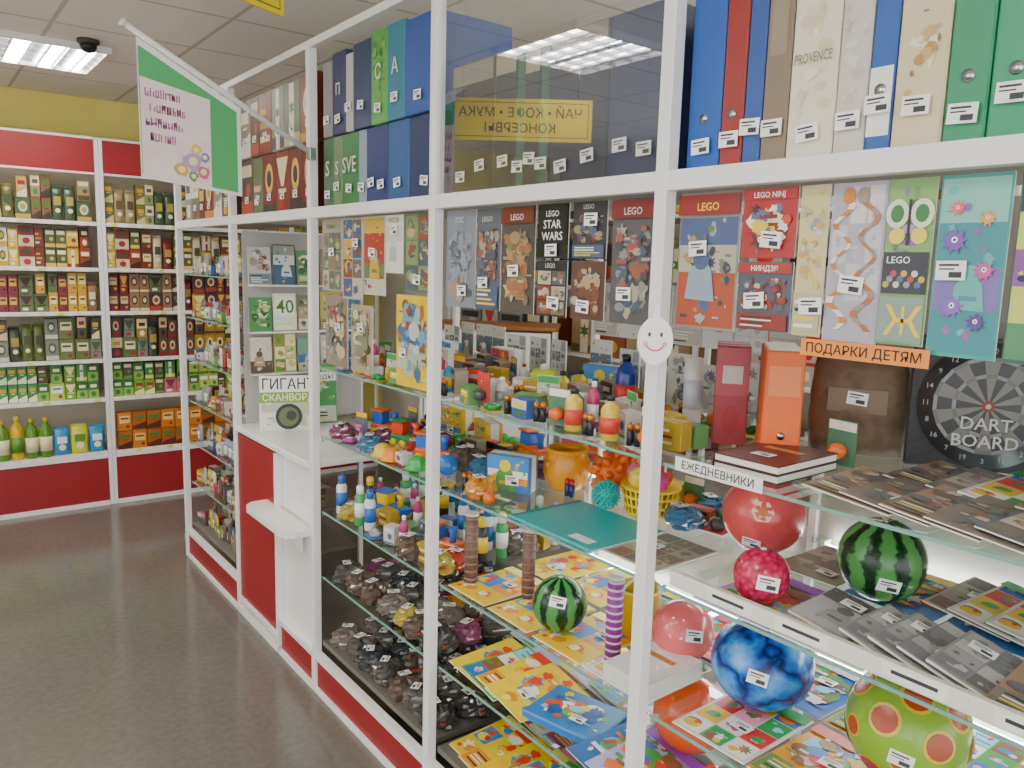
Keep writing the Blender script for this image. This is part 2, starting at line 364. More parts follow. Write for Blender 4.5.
rows={
 1.80:(fam([('#6b6a36','#3c4d2a','#cbbf7e'),('#5f4a34','#a17a2a','#d9cda0'),('#9a8a60','#5a4528','#e8dcb6'),('#41553c','#b59a3a','#d8d6b0'),('#7b5a38','#e0cf90','#3a2c22'),('#c8a84a','#5a3a1c','#f0e6c0')],.062,.06,.128,'small brown and olive cardboard tea box',16,seed=1),2),
 1.52:(fam([('#6a2a20','#b5902e','#e5d6a6'),('#d8b62a','#8a1d16','#f5e8b0'),('#cfc29c','#3a4a2a','#7c1f1c'),('#4a5a34','#d9b23a','#efe6c0'),('#e2dcc6','#c9a02a','#3f6a2c'),('#8a3a1c','#f0d890','#3a1c14')],.062,.06,.118,'yellow, maroon or cream cardboard tea box',16,seed=2),2),
 1.25:(fam([('#621820','#8b6b2c','#c8b078'),('#7a2230','#3a1a1c','#d9a83a'),('#45222a','#a3322a','#d8c9a0'),('#c79c28','#6a1410','#f0dfa0'),('#8a6a4a','#d9c9a0','#4a2c24'),('#5a6a3a','#e0d090','#3a1c1a')],.062,.06,.115,'dark red cardboard tea box with gold label',16,seed=3),2),
 .95:(fam([('#3c4a34','#a88c3a','#ded2a2'),('#5a4332','#8a1c14','#d8c08a'),('#5c6a34','#3a3a26','#e6dcae'),('#39302a','#b88a30','#c9bb90'),('#7a7a70','#c9c9b0','#3a5a3a'),('#a8842a','#4a2c14','#f0e0a8')],.062,.06,.13,'dark green or brown cardboard tea box',16,seed=4),2),
 .70:(fam([('#3e8a44','#e6dc5a','#f0f0d0'),('#6aa02c','#1e5a24','#f6e9a8'),('#b8c94a','#3a7a2a','#ffffff'),('#c06a7a','#f2e6da','#7a1e34'),('#5a4a34','#5a9a3a','#d9cfa0'),('#8ab04a','#f4f0c8','#2e6a2c')],.062,.06,.107,'bright green cardboard tea box',16,seed=5),2),
}
for z,(fm,st) in rows.items():
    for (xa,xb) in [(.28,.975),(1.025,1.93),(2.0,2.5)]:
        x=xa+.003; last=None;run=0
        while x<xb-.04:
            if run<=0: last=R.choice(fm); run=R.choice([1,1,2])
            run-=1; t=last; w=t.size[0]
            if x+w>xb: break
            zz=z
            for k in range(st):
                if xa>1.5 and k==1: break
                if k==1 and t.name=='coffee_packet': break
                tt=t if k==0 else R.choice([t]+fm)
                if k==1 and (tt.size[0]>w+.004 or tt.name=='coffee_packet'): tt=t
                put(tt,(x+w/2,YB+.03+tt.size[1]/2+.012,zz+.0003),rz=R.uniform(-.03,.03),group='tea boxes on the wall shelves'); zz+=tt.size[2]+.001
            x+=w+.0035
OIL=bottle(.036,.27,'#d8b416','#e8d23a','#5c8a28','yellow vegetable oil bottle with green label','oil_bottle')
OIL2=bottle(.036,.25,'#5a8a26','#e9c92c','#e6e0b0','green oil bottle with yellow cap','oil_bottle')
BLU=pouch(.09,.05,.17,'#2a86b8','#e8f0f0','bright blue packet of groceries','grocery_packet',seed=3)
YPK=pouch(.1,.05,.18,'#c8c832','#5a8a2a','yellow-green packet of groceries','grocery_packet',seed=4)
ORC=carton(.085,.06,.12,'#c9761a','#7a2c10','#f0c870','small orange-brown grocery carton','grocery_carton','box',seed=3)
ORC2=carton(.085,.06,.12,'#a85a14','#e6b030','#5a2410','small dark orange grocery carton','grocery_carton','box',seed=5)
x=.3
for t in [OIL,OIL2,OIL,OIL2,OIL2,BLU,YPK,BLU,YPK]:
    w=max(t.size[0],.06)
    if x+w>.975: break
    put(t,(x+w/2,YB+.06,.3505),group='bottles and packets on the lowest wall shelf'); x+=w+.004
for r_ in range(2):
    x=1.04
    while x<1.85:
        put(R.choice([ORC,ORC2]),(x+.045,YB+.05,.3505+r_*.123),group='orange grocery cartons'); x+=.089

# =================================================================== DISPLAY CASES
X0=1.14; XB=1.74; H=2.33; MID=1.765
SH=[.20,.45,.70,.98,1.23]
TALL=[.2,.42,.64,.86,1.08,1.30,1.52]
GEDGE=mat('#7fa89a',.2)
GREYP=mat('#a8a196',.6); DECK=mat('#6d6860',.5)
def case(ya,yb,kind,last=False,rear=None,pane=False):
    e=bpy.data.objects.new('display_case',None); COL.objects.link(e); e.location=(X0,(ya+yb)/2,0)
    e['category']='display case'; e['group']='glazed display cases along the aisle'
    e['label']={'case':'white-framed glass display case with red base panel','counter':'white service counter section with red panel and opening','tall':'white-framed glass cabinet packed with small goods'}[kind]
    w=yb-ya
    def P(n,mb): return obj(n,mb.mesh(n),None,e)
    def B(n,c,d,m,r=.0): q=MB(); q.box(c,d,m,r); return P(n,q)
    T=.03
    B('post',(0,w/2,H/2),(T,T,H),WHITE,.002)
    if last: B('post',(0,-w/2,H/2),(T,T,H),WHITE,.002)
    B('rail',(0,0,H-.012),(T*.9,w-T,.024),WHITE,.001)
    B('rail',(0,0,MID),(T*.95,w-T,.036),WHITE,.001)
    if pane: q=MB(); q.add([(0,-w/2+.015,MID+.018),(0,w/2-.015,MID+.018),(0,w/2-.015,H-.024),(0,-w/2+.015,H-.024)],[(0,3,2,1)],GLASS); P('glass_pane',q)
    B('top_deck',(.2,0,MID+.002),(.36,w-.04,.012),mat('#b8b4ac',.5))
    B('rear_post',(XB-X0,w/2,H/2),(.02,.02,H),WHITE)
    if rear: B('rear_panel',(XB-X0+.006,0,(rear[0]+rear[1])/2),(.008,w-.03,rear[1]-rear[0]),rear[2])
    if kind!='counter':
        B('rail',(0,0,.145),(T,w-T,.022),WHITE,.001); B('rail',(0,0,.01),(T,w-T,.02),WHITE,.001)
        B('base_panel',(.002,0,.078),(.012,w-T,.112),RED)
        lv=SH if kind=='case' else TALL
        for i,z in enumerate(lv):
            q=MB(); xa=.018; xb=XB-X0-.012; hw=w/2-.017
            if i==0: q.box(((xa+xb)/2,0,z-.01),(xb-xa,2*hw,.018),DECK)
            else:
                q.add([(xa,-hw,z-.001),(xb,-hw,z-.001),(xb,hw,z-.001),(xa,hw,z-.001)],[(0,1,2,3)],SGLASS)
                q.box((xa+.002,0,z-.0035),(.004,2*hw,.006),GEDGE)
                for s in(-1,1):
                    q.box((xa+.012,s*(hw-.004),z-.012),(.02,.006,.014),CHROME)
                    q.box((xb-.012,s*(hw-.004),z-.012),(.02,.006,.014),CHROME)
            P('shelf',q)
    return e,P,B
def tube(P,x,z,w,s):  # glowing tube and holders added inside a case as fill light
    q=MB(); q.lathe([(.011,-w/2),(.011,w/2)],mat('#f4faff',.5,0,s),10,(x,0,z),axis='Y')
    P('lamp_tube',q)
    for a in(-1,1): q=MB(); q.box((x,a*(w/2+.006),z+.004),(.028,.012,.034),WHITE); P('lamp_holder',q)
e,P,B=case(-.59,.22,'case',True,rear=(.2,MID,GREYP)); tube(P,.575,.955,.7,12)
e,P,B=case(.22,1.03,'case',rear=(.2,MID,GREYP)); tube(P,.575,.955,.7,30); tube(P,.575,.675,.7,34)
e,P,B=case(1.03,1.835,'case',rear=(.2,.98,GREYP),pane=True); tube(P,.575,.955,.7,26); tube(P,.575,.675,.7,26)
e,P,B=case(1.835,2.64,'case',rear=(.2,.98,GREYP)); tube(P,.575,.955,.7,9)
case(3.48,4.32,'tall')
e,P,B=case(2.64,3.48,'counter')
w=.84
B('counter_panel',(0.004,.18,.46),(.018,.46,.76),RED)
B('counter_panel_frame',(0.0,.18,.07),(.03,.46,.022),WHITE); B('counter_panel_frame',(0.0,-.06,.44),(.03,.022,.80),WHITE)
B('side_panel',(.02,-.24,.48),(.014,.33,.72),WHITE); B('base_panel',(.004,-.24,.078),(.012,.33,.11),RED); B('rail',(0,-.24,.01),(.03,.34,.02),WHITE)
B('rail',(0,.18,.012),(.03,.48,.024),WHITE); B('rail',(0,-.24,.145),(.03,.34,.022),WHITE)
B('counter_top',(.19,0,.865),(.42,w-.04,.026),WHITE,.004)
B('end_panel',(.31,w/2-.022,1.30),(.56,.01,.84),mat('#b4b2ac',.5))
for z in(1.10,1.285,1.49): B('leaflet_ledge',(.30,w/2-.05,z),(.5,.045,.008),WHITE)
q=MB(); pts=[(.0,-.40),(.0,.06),(-.07,.06),(-.1,.03),(-.11,0),(-.11,-.34),(-.10,-.38),(-.07,-.40)]
vs=[(x,y,.60) for x,y in pts]+[(x,y,.622) for x,y in pts]; n=len(pts)
q.add(vs,[tuple(range(n)),tuple(range(n,2*n))[::-1]]+[(i,i+n,(i+1)%n+n,(i+1)%n) for i in range(n)],WHITE); P('bag_shelf',q)
for yy in(-.3,-.05):
    q=MB(); q.add([(0.0,yy,.60),(-.08,yy,.60),(0.0,yy,.5),(0.0,yy+.012,.60),(-.08,yy+.012,.60),(0.0,yy+.012,.5)],[(0,1,2),(3,5,4),(0,3,4,1),(1,4,5,2),(0,2,5,3)],WHITE); P('bracket',q)

# =================================================================== FOLDERS IN THE TOP ROW
ZT=MID+.008+.002
def binder(w,col,acc=None,h=.33,d=.26,title=None,tcol='#e8e2d0',label='office binder',seed=0,panel=None,pat=None,tags=1,plain=False,ts=.022):
    rr=random.Random(seed*331+7); b=MB(); m=mat(col,.45); y=-d/2
    b.box((0,0,h/2),(w,d,h),m,.003); b.box((0,.012,h/2),(w*.8,d-.01,h*.985+.006),mat('#efece2',.7))
    if panel: b.rect(-w*.46,h*panel[0],w*.46,h*panel[1],y-.0006,mat(panel[2],.5))
    if acc: b.rect(-w*.49,h*.02,w*.49,h*.05,y-.0008,mat(acc,.4)); b.rect(-w*.32,h*.55,w*.32,h*.88,y-.0008,mat(acc,.5)); 
    if pat: art(b,-w*.45,h*.22,w*.45,h*.95,y-.001,pat,26,rr)
    if w<.09 and not plain:
        b.lathe([(.009,y-.0022),(.009,y-.0005)],CHROME,12,(0,0,h*.3),axis='Y')
    if title: b.text(title,ts,0,h*.48,y-.004,mat(tcol,.4),maxw=w*.8)
    parts=[]
    for i in range(tags): parts.append(tagpart((i-(tags-1)/2)*w*.45,y-.006,.05+rr.uniform(-.004,.03),rr.uniform(-.12,.12)))
    return TP('binder',b.mesh('binder'),label+('' if 'price' in label else ' with price tag'),'binder',(w,d,h),parts,'binders and folders on the top deck')
def bookrow(specs,y1,z,x=X0+.02,grp=None):
    y=y1
    for tp in specs:
        w=tp.size[0]; put(tp,(x+tp.size[1]/2+.008,y-w/2,z),rz=FW,group=grp); y-=w+.002
specs=[binder(.073,'#2458a8',label='royal blue office binder with price tag',seed=1),
 binder(.046,'#96302a',label='dark red office binder with price tag',seed=2),
 binder(.035,'#31549a',label='narrow blue office binder',seed=3,plain=True),
 binder(.048,'#857460','#96866f',label='tan patterned office binder',seed=4,plain=True),
 binder(.082,'#e6dcc6',None,title='PROVENCE',tcol='#8a7a60',label='cream binder with printed floral cover',seed=5,plain=True,pat=['#efe6cf','#e0d2b4','#d8c9a6']),
 binder(.05,'#cfc8ba',label='pale grey-cream office binder',seed=6,pat=['#c4bcac','#dcd6c8'],plain=True),
 binder(.038,'#2b5aa8',label='narrow blue and white binder',seed=7,panel=(.1,.4,'#f0efe8')),
 binder(.072,'#d9c9a0',None,label='cream binder printed with ropes and shells',seed=8,pat=['#b08a4a','#efe4c4','#c9a766','#8f6a3a'],plain=True),
 binder(.055,'#2a8f62',label='green office binder with price tag',seed=9),
 binder(.06,'#2c976a',label='green office binder with price tag',seed=10),binder(.06,'#2a8f62',label='green office binder with price tag',seed=11),
 binder(.06,'#2c6f5a',label='green office binder with price tag',seed=12),binder(.06,'#1c4f9c',label='royal blue office binder with price tag',seed=13)]
bookrow(specs,1.01,ZT)
NV='#111b34'
specs=[binder(.19,NV,label='wide dark navy document folder',seed=20,tags=2,panel=(.84,.99,'#8f8878')),
 binder(.085,'#14203e',label='dark navy document folder',seed=21,panel=(.84,.99,'#a9a08c'),plain=True),
 binder(.028,'#24605a',label='narrow teal document folder',seed=22,plain=True),
 binder(.055,'#14203e',label='dark navy document folder',seed=23,panel=(.80,.99,'#b6ad98'),plain=True),
 binder(.028,'#24605a',label='narrow teal document folder',seed=24,plain=True),
 binder(.19,'#142448',label='wide dark blue document folder',seed=25,tags=2,panel=(.84,.99,'#8a8272')),
 binder(.15,'#182e5c',label='wide blue document folder with price tags',seed=26,tags=2)]
bookrow(specs,1.81,ZT,grp='binders and folders on the top deck')
specs=[binder(.08,'#4a6b4e',h=.235,title='S',label='grey-green hardback notebook',seed=30,plain=True,ts=.07),binder(.06,'#6f8a62',h=.235,title='S',label='sage green hardback notebook',seed=31,plain=True,ts=.06),
 binder(.12,'#3a7a44',h=.235,title='SVE',label='green hardback notebook with pale lettering',seed=32,ts=.07),binder(.05,'#8a9aa8',h=.235,label='pale blue hardback notebook',seed=33,plain=True),
 binder(.14,'#22356e',h=.235,label='navy blue hardback folder',seed=34,tags=2),binder(.12,'#27568e',h=.235,label='mid blue hardback folder',seed=35),binder(.18,'#1c2c5c',h=.235,label='navy blue hardback folder',seed=36)]
bookrow(specs,2.61,ZT,grp='notebooks on the top deck')
specs=[binder(.07,'#8c8a86',h=.24,label='grey boxed notebook',seed=40,plain=True),binder(.1,'#2c3560',h=.26,title='П',label='dark blue hardback notebook',seed=41,ts=.05),binder(.05,'#b4b0a8',h=.24,label='pale grey hardback notebook',seed=42,plain=True),
 binder(.12,'#24345c',h=.26,label='dark navy hardback notebook',seed=43),binder(.10,'#58a048',h=.27,title='С',label='bright green hardback notebook',seed=44,pat=['#78b04a','#3f7a3c'],ts=.06),
 binder(.10,'#2f7a90',h=.27,title='А',label='teal blue hardback notebook',seed=45,ts=.06),binder(.16,'#2a529c',h=.26,label='blue hardback notebook',seed=46)]
bookrow(specs,2.61,ZT+.2395,grp='notebooks stacked on the top row')
def gift(w,h,c,a,l,lab,seed):
    t=carton(w,.2,h,c,a,l,lab,'gift_box','box',seed=seed); t.parts=[tagpart(0,-.103,h*.3)]; t.group='boxes on the top deck'; return t
for (y1,sd) in [(3.45,1),(4.29,2)]:
    for lv in range(2):
        y=y1; 
        while y>y1-.72:
            w=R.uniform(.09,.15); cc=R.choice([('#7a2c1c','#c98a3a','#e6d6b0'),('#4a3a30','#a8402a','#d9c9a6'),('#8c8478','#4a4a50','#e6e0d0'),('#6a1e1c','#2a2a2a','#d9b25a'),('#5a6a4a','#c9b48a','#efe6cf')])
            if y-w<y1-.8: break
            g=gift(w,.235,cc[0],cc[1],cc[2],'reddish-brown or grey printed cardboard box',int(R.random()*999))
            put(g,(X0+.13,y-w/2,ZT+lv*.2375),rz=FW)
            y-=w+.003

# =================================================================== MAGAZINES HANGING BEHIND THE GLASS
BR=['#d9332a','#f0c21c','#2c6fc4','#3aa04a','#f4efe2','#e8701c']
def hang(t,yc,zt,x=X0+.02,grp='magazines hung behind the glass'):
    put(t,(x,yc,zt-t.size[2]),rz=FW,group=grp)
zt=1.742
hang(magazine(.136,.245,'#8a8478',['#a88a4a','#4a5a80','#a84a2a','#b2ac96','#39424f','#6a7a3a','#7a7268','#8fa0b0'],'crowded multicoloured toy comic magazine',title='LEGO',tcol='#f4d21c',band='#8c2420',seed=31,n=45,ts=.08),.94,zt)
hang(magazine(.105,.115,'#a8211c',['#e6c22a','#4a2a2e','#e8e0d0','#5a6a8a','#8a1c1a','#c84a2a'],'red building-toy comic magazine',title='LEGO NINJ',tcol='#ffffff',band='#b41e1a',seed=2,n=26,tagpos=(.01,.03)),.815,zt)
hang(magazine(.105,.115,'#4a4f5a',['#8a2a24','#c9b48a','#a0a8b0','#9a2e2a','#5a3030','#5a5e68'],'dark red building-toy comic magazine',title='НИНДЗЯ',tcol='#f2f2f2',band='#a5241e',seed=3,n=28,tagpos=(-.015,.05)),.815,zt-.122)
hang(magazine(.05,.24,'#cfc28a',['#d8c05a','#8a9aa8','#d0cab8','#c9a05a','#b8b090'],'tall pale yellow sticker sheet',seed=44,n=26),.732,zt)
def snakes(b,y):
    for k,(x0,c,c2) in enumerate([(-.022,'#c9802c','#e6e2da'),(.02,'#9a8a78','#b0683a')]):
        pl=[];pr=[]
        for i in range(40):
            z=.02+.2*i/39; x=x0+.013*math.sin(i*.55+k*2); ww=.0045+.0015*math.sin(i*.2)
            pl.append((x-ww,z));pr.append((x+ww,z))
        for i in range(39): b.poly([pl[i],pr[i],pr[i+1],pl[i+1]],y,mat(c if (i//2)%2 else c2,.4))
        b.disc(x0+.013*math.sin(39*.55+k*2),.225,.010,y-.0002,mat(c,.4),12,.013)
hang(magazine(.088,.245,'#b4acb8',['#c8c2c8','#b0a8b4','#d6d0d0','#a8a4b0'],'tall pale sticker sheet with wavy striped snakes',seed=5,n=14,extra=snakes,tagpos=(.0,.09)),.66,zt,x=X0+.024)
def bfly(b,y):
    for s in(-1,1):
        b.disc(s*.018,.19,.017,y,mat('#dfe8c8',.4),14,.021); b.disc(s*.018,.19,.010,y-.0002,mat('#3a7a3a',.4),12,.013); b.disc(s*.016,.158,.012,y,mat('#e6d44a',.4),12)
    b.rect(-.002,.145,.002,.21,y-.0004,INK)
    b.rect(-.033,.075,.033,.135,y,mat('#2a2c34',.3)); b.text('LEGO',.014,-.01,.119,y-.0004,mat('#f0f0f0',.3))
    for i in range(11): b.disc(-.026+i*.0052,.088+.008*(i%3),.005,y-.0003-.00005*i,mat(['#c9a23a','#8a8f98','#b04a2a','#d8cfae','#4a6a8a'][i%5],.3),8)
    b.rect(-.033,.004,.033,.07,y,mat('#7f9a8a',.3)); b.text('Ж',.060,.004,.014,y-.0004,mat('#f4c414',.3))
hang(magazine(.068,.24,'#7fa85a',['#6a9a4a','#9abf6a','#b8a0c8','#8a6aa8','#5a7a4a'],'green sticker sheet with butterfly and big yellow letter',seed=6,n=14,extra=bfly,tag=False),.578,zt)
def monst(b,y):
    for (x,z,r,c) in [(-.02,.16,.02,'#7a4aa8'),(.022,.12,.016,'#c94a9a'),(-.015,.07,.018,'#8a5ab8'),(.02,.19,.012,'#f0a02a'),(.018,.05,.015,'#5a3a8a'),(-.02,.205,.012,'#e84a6a')]:
        b.poly(star(x,z,r,9),y,mat(c,.3)); b.disc(x,z,r*.6,y-.0002,mat(c,.3)); b.disc(x,z+r*.1,r*.22,y-.0004,mat('#ffffff',.3)); b.disc(x,z+r*.1,r*.1,y-.0006,INK)
hang(magazine(.092,.25,'#3a9a90',['#5ab0a8','#3a8a90','#80c0b0','#7a6aa8','#a05aa0'],'teal sticker sheet with purple blob shapes',seed=7,n=22,extra=monst,tagpos=(-.02,.12)),.493,zt,x=X0+.022)
hang(magazine(.085,.25,'#2f5a4a',['#4a8a5a','#1c2c3a','#8a4a9a','#c8d05a'],'dark green children activity magazine',seed=8,n=20),.395,zt)
hang(magazine(.11,.25,'#a04a2a',BR,'orange children activity magazine',seed=9,n=20),.29,zt)
def sw(b,y):
    b.rect(-.05,.03,.05,.118,y+.0001,mat('#1c1c20',.3)); b.text('LEGO',.018,0,.092,y,mat('#e8e8e8',.3)); b.text('STAR',.026,0,.066,y,mat('#f2f2f2',.3),maxw=.08); b.text('WARS',.026,0,.040,y,mat('#f2f2f2',.3),maxw=.08)
hang(magazine(.135,.25,'#7f8490',['#8a90a0','#a8988a','#6a7488','#8a9098','#a7886a','#5a6068'],'grey-blue comic magazine hung behind glass',title='ТОС',tcol='#c8ccd4',seed=10,n=45,ts=.08),1.745,zt)
hang(magazine(.10,.25,'#5a5f6a',['#9a7a5a','#a09880','#4a5a7a','#94544a','#4c5058'],'dark comic magazine with busy cover',title='LEGO',tcol='#c8c8c8',seed=11,n=45,ts=.07),1.62,zt)
hang(magazine(.125,.25,'#4f4a48',['#a9825a','#9a6a4a','#6a7a5a','#b9af90','#4a4a4e','#7a6a58'],'brown comic magazine with toy figures',title='LEGO',tcol='#e0e0e0',band='#6a2a24',seed=12,n=45,ts=.08),1.50,zt)
hang(magazine(.105,.12,'#1c1c20',['#3a3a40','#2a2a30','#4a4038'],'black space-themed comic magazine with white lettering',seed=13,n=12,extra=sw,tagpos=(.0,.018)),1.375,zt)
hang(magazine(.105,.125,'#2a2c30',['#a8a088','#7a6a5a','#84402a','#b6b0a0','#5a5a5e'],'black boxed comic magazine with figure panels',title='LEGO',tcol='#d8d8d8',seed=14,n=36),1.375,zt-.125)
hang(magazine(.105,.12,'#3c3a3e',['#8a3a2a','#998860','#4a5a7a','#5a5050'],'dark red comic magazine behind glass',title='LEGO',tcol='#d0d0d0',seed=15,n=30),1.262,zt,x=X0+.026)
hang(magazine(.105,.125,'#5a4038',['#b89a6a','#4a4a4a','#a8a090','#7a4a3a'],'brown comic magazine behind glass',seed=16,n=30),1.262,zt-.125,x=X0+.026)
hang(magazine(.12,.25,'#5a5658',['#8a8a8a','#94584a','#a8a088','#4a5a6a','#4a4a4c'],'dark grey comic magazine hung behind glass',title='LEGO',tcol='#cccccc',band='#7a2a28',seed=17,n=45,ts=.08),1.125,zt)
hang(magazine(.15,.24,'#9f9882',['#b8af94','#6a5a4a','#b8a870','#8a7a5a','#5a6a5a'],'beige puzzle magazine behind glass',seed=18,n=36,title='ПЕРВЫЕ',tcol='#4a6a3a',ts=.08),2.53,zt)
hang(magazine(.14,.26,'#b8b098',['#c0b8a0','#903a2a','#3a5a8a','#c6a83a','#6a6458'],'cream children workbook behind glass',seed=19,n=36),2.375,zt)
hang(magazine(.14,.24,'#c8c4b4',['#a8342a','#c6c0b0','#5a7a4a','#c9a23a','#6a6a6a'],'white and red children workbook',seed=20,n=36),2.225,zt)
hang(magazine(.10,.17,'#e8e4dc',['#d0ccc0','#b8b4a8','#e0dcd4'],'white workbook with dark lettering',title='РУССК',tcol='#2a2a2a',seed=21,n=12),2.098,zt)
hang(magazine(.15,.22,'#5a6a5a',['#7a9060','#b9a47a','#4a5a6a','#8a4a3a'],'green puzzle magazine behind glass',seed=22,n=36),1.96,zt)
hang(magazine(.20,.27,'#e6c420',['#b8c8d0','#6a9ac0','#8a4a2a','#a8b8a8','#3a6a9a','#b86a4a','#c8c098'],'large yellow-bordered puzzle magazine',seed=26,n=50,tagpos=(-.05,.1)),2.0,1.51,x=X0+.03)
hang(magazine(.17,.24,'#8a7a68',['#a89878','#8a3a2a','#5a6a6a','#c8b890','#5a5048'],'brown illustrated magazine behind glass',seed=24,n=45),2.52,1.485,x=X0+.03)
hang(magazine(.15,.22,'#a89a80',['#c8b898','#6a4a3a','#7a8a6a','#d8c8a0','#8a7a68'],'beige illustrated magazine behind glass',seed=25,n=45),2.33,1.465,x=X0+.03)

# =================================================================== SIGNS
def sign(w,h,text,bg,fg,label,loc,rz=FW,name='shelf_label',ts=.62):
    b=MB(); b.box((0,.001,h/2),(w,.002,h),mat(bg,.4),.0004); b.text(text,h*ts*1.25,0,h*.24,-.0006,mat(fg,.5),maxw=w*.92)
    t=TP(name,b.mesh(name),label,'sign',(w,.002,h)); return put(t,loc,rz=rz)
sign(.205,.027,'ПОДАРКИ ДЕТЯМ','#f08c2c','#1c1410','orange shelf label with black lettering behind the glass',(X0+.012,.63,1.472))
sign(.195,.027,'ЕЖЕДНЕВНИКИ','#f2f0ea','#2a2a2a','white shelf label with black lettering on shelf edge',(X0+.010,.88,1.225))
b=MB(); b.disc(0,.046,.033,-.0005,mat('#f6f2ee',.4),24,.045); b.disc(0,.046,.033,.0005,mat('#f6f2ee',.4),24,.045)
b.poly([(-.006,.088),(.006,.088),(.005,.115),(-.005,.115)],-.0003,mat('#f6f2ee',.4))
for s in(-1,1): b.disc(s*.011,.058,.0028,-.0012,INK,8,.0045); b.disc(s*.018,.04,.005,-.001,mat('#f0b0a8',.5),10)
for i in range(8):
    a0=PI*1.15+PI*.7*i/8;a1=PI*1.15+PI*.7*(i+1)/8
    b.poly([(.016*math.cos(a0),.045+.016*math.sin(a0)),(.0185*math.cos(a0),.045+.0185*math.sin(a0)),(.0185*math.cos(a1),.045+.0185*math.sin(a1)),(.016*math.cos(a1),.045+.016*math.sin(a1))],-.0012,mat('#c8302a',.5))
put(TP('smiley_tag',b.mesh('smiley_tag'),'white oval tag with smiling face on the white post','tag',(.066,.002,.115)),(X0-.034,1.005,1.425),rz=-.75)
def dept(w,h,lines,loc,rz,label):
    b=MB(); b.box((0,.004,h/2),(w,.008,h),mat('#f9e01c',.4)); c=mat('#5a440c',.5); k=.018
    b.rect(-w/2+k,k,w/2-k,k+.004,-.0006,c); b.rect(-w/2+k,h-k-.004,w/2-k,h-k,-.0006,c); b.rect(-w/2+k,k,-w/2+k+.004,h-k,-.0006,c); b.rect(w/2-k-.004,k,w/2-k,h-k,-.0006,c)
    for i,(t,zz) in enumerate(lines): b.text(t,.066,0,zz,-.001,mat('#2c1c04',.5),maxw=w*.88)
    ch=MB(); ch.lathe([(.0015,h),(.0015,CZ-loc[2])],CHROME,6,(-w*.4,.004,0)); ch2=MB(); ch2.lathe([(.0015,h),(.0015,CZ-loc[2])],CHROME,6,(w*.4,.004,0))
    put(TP('department_sign',b.mesh('department_sign'),label,'sign',(w,.008,h),[('hanging_wire',ch.mesh('hanging_wire'),I4),('hanging_wire',ch2.mesh('hanging_wire'),I4)]),loc,rz=rz)
dept(.74,.21,[('ЧАЙ • КОФЕ • МУКА',.118),('КОНСЕРВЫ',.042)],(-.3,3.35,2.245),math.radians(37.6),'yellow hanging department sign with brown lettering')
dept(.3,.12,[],(1.02,2.85,2.47),math.radians(25),'small yellow hanging sign near the ceiling')

# =================================================================== FLAG
pz=lambda x: 2.25-.537*(x-.58)
b=MB()
p0=Vector((.555,0,2.263)); p1=Vector((1.122,0,1.959)); dv=(p1-p0); L=dv.length
b.T=Matrix.Translation(p0)@dv.to_track_quat('Z','Y').to_matrix().to_4x4()
b.lathe([(.009,0),(.009,L)],mat('#e6e2dc',.4),12); b.lathe([(.013,-.012),(.013,.002)],mat('#d8d4cc',.4),12); b.T=I4
fl=MB()
G='#4fae66'
fl.poly([(.585,pz(.585)-.014),(.585,1.835),(.885,1.80),(.885,pz(.885)-.014)],.0015,mat('#e9ece6',.6))
fl.poly([(.588,pz(.588)-.03),(.588,1.845),(.872,1.812),(.872,pz(.872)-.03)],0,mat(G,.6))
fl.poly([(.586,pz(.586)-.014),(.586,pz(.586)-.034),(.885,pz(.885)-.034),(.885,pz(.885)-.014)],-.0006,mat('#f0f0ec',.6))
PK=noise_mat('pale_pink_poster_paper',['#ecc6cc','#f3e4de','#ead4dc'],6,.6)
fl.poly([(.590,1.84),(.79,1.818),(.79,2.085),(.590,2.125)],-.0012,PK)
rr=random.Random(4)
for i in range(4):
    zz=2.072-.042*i; x=.602+.012*(i%2)
    for k in range(rr.randint(7,9)):
        ww=rr.uniform(.012,.020); hh=rr.uniform(.018,.026); x2=x+ww
        if x2>.782 or (i==3 and x2>.70): break
        a=zz-.1*(x-.59); cm=mat('#b8609a' if i!=1 else '#c07094',.5); fl.rect(x,a,x+.004,a+hh,-.0018,cm)
        if rr.random()<.8: fl.rect(x,a+(hh-.004)*rr.choice([0,.5,1]),x2-.003,a+(hh-.004)*rr.choice([0,.5,1])+.004,-.0018,cm)
        fl.rect(x2-.007,a,x2-.003,a+hh*rr.choice([.6,1]),-.0018,cm); x=x2
for (x,z,r,c) in [(.735,1.895,.034,'#b898c8'),(.70,1.868,.026,'#e0b04a'),(.765,1.865,.024,'#d06a7a'),(.745,1.93,.02,'#e6c85a'),(.735,1.85,.018,'#6a9a5a'),(.77,1.91,.018,'#8a7ac0')]:
    fl.poly([(x+r*rr.uniform(.6,1)*math.cos(2*PI*j/11),z+r*rr.uniform(.6,1)*math.sin(2*PI*j/11)) for j in range(11)],-.0018-.0001*int(r*100),mat(c,.5)); fl.disc(x,z,r*.4,-.0025,mat('#f4e6b0',.5))
fp=MB(); fp.box((1.12,0,1.957),(.022,.03,.04),CHROME,.002)
fo=thing('flag_pole',b.mesh('flag_pole'),(0,2.60,0),'white slanted pole with green flag and pink poster','flag')
obj('flag_cloth',fl.mesh('flag_cloth'),None,fo); obj('pole_bracket',fp.mesh('pole_bracket'),None,fo)

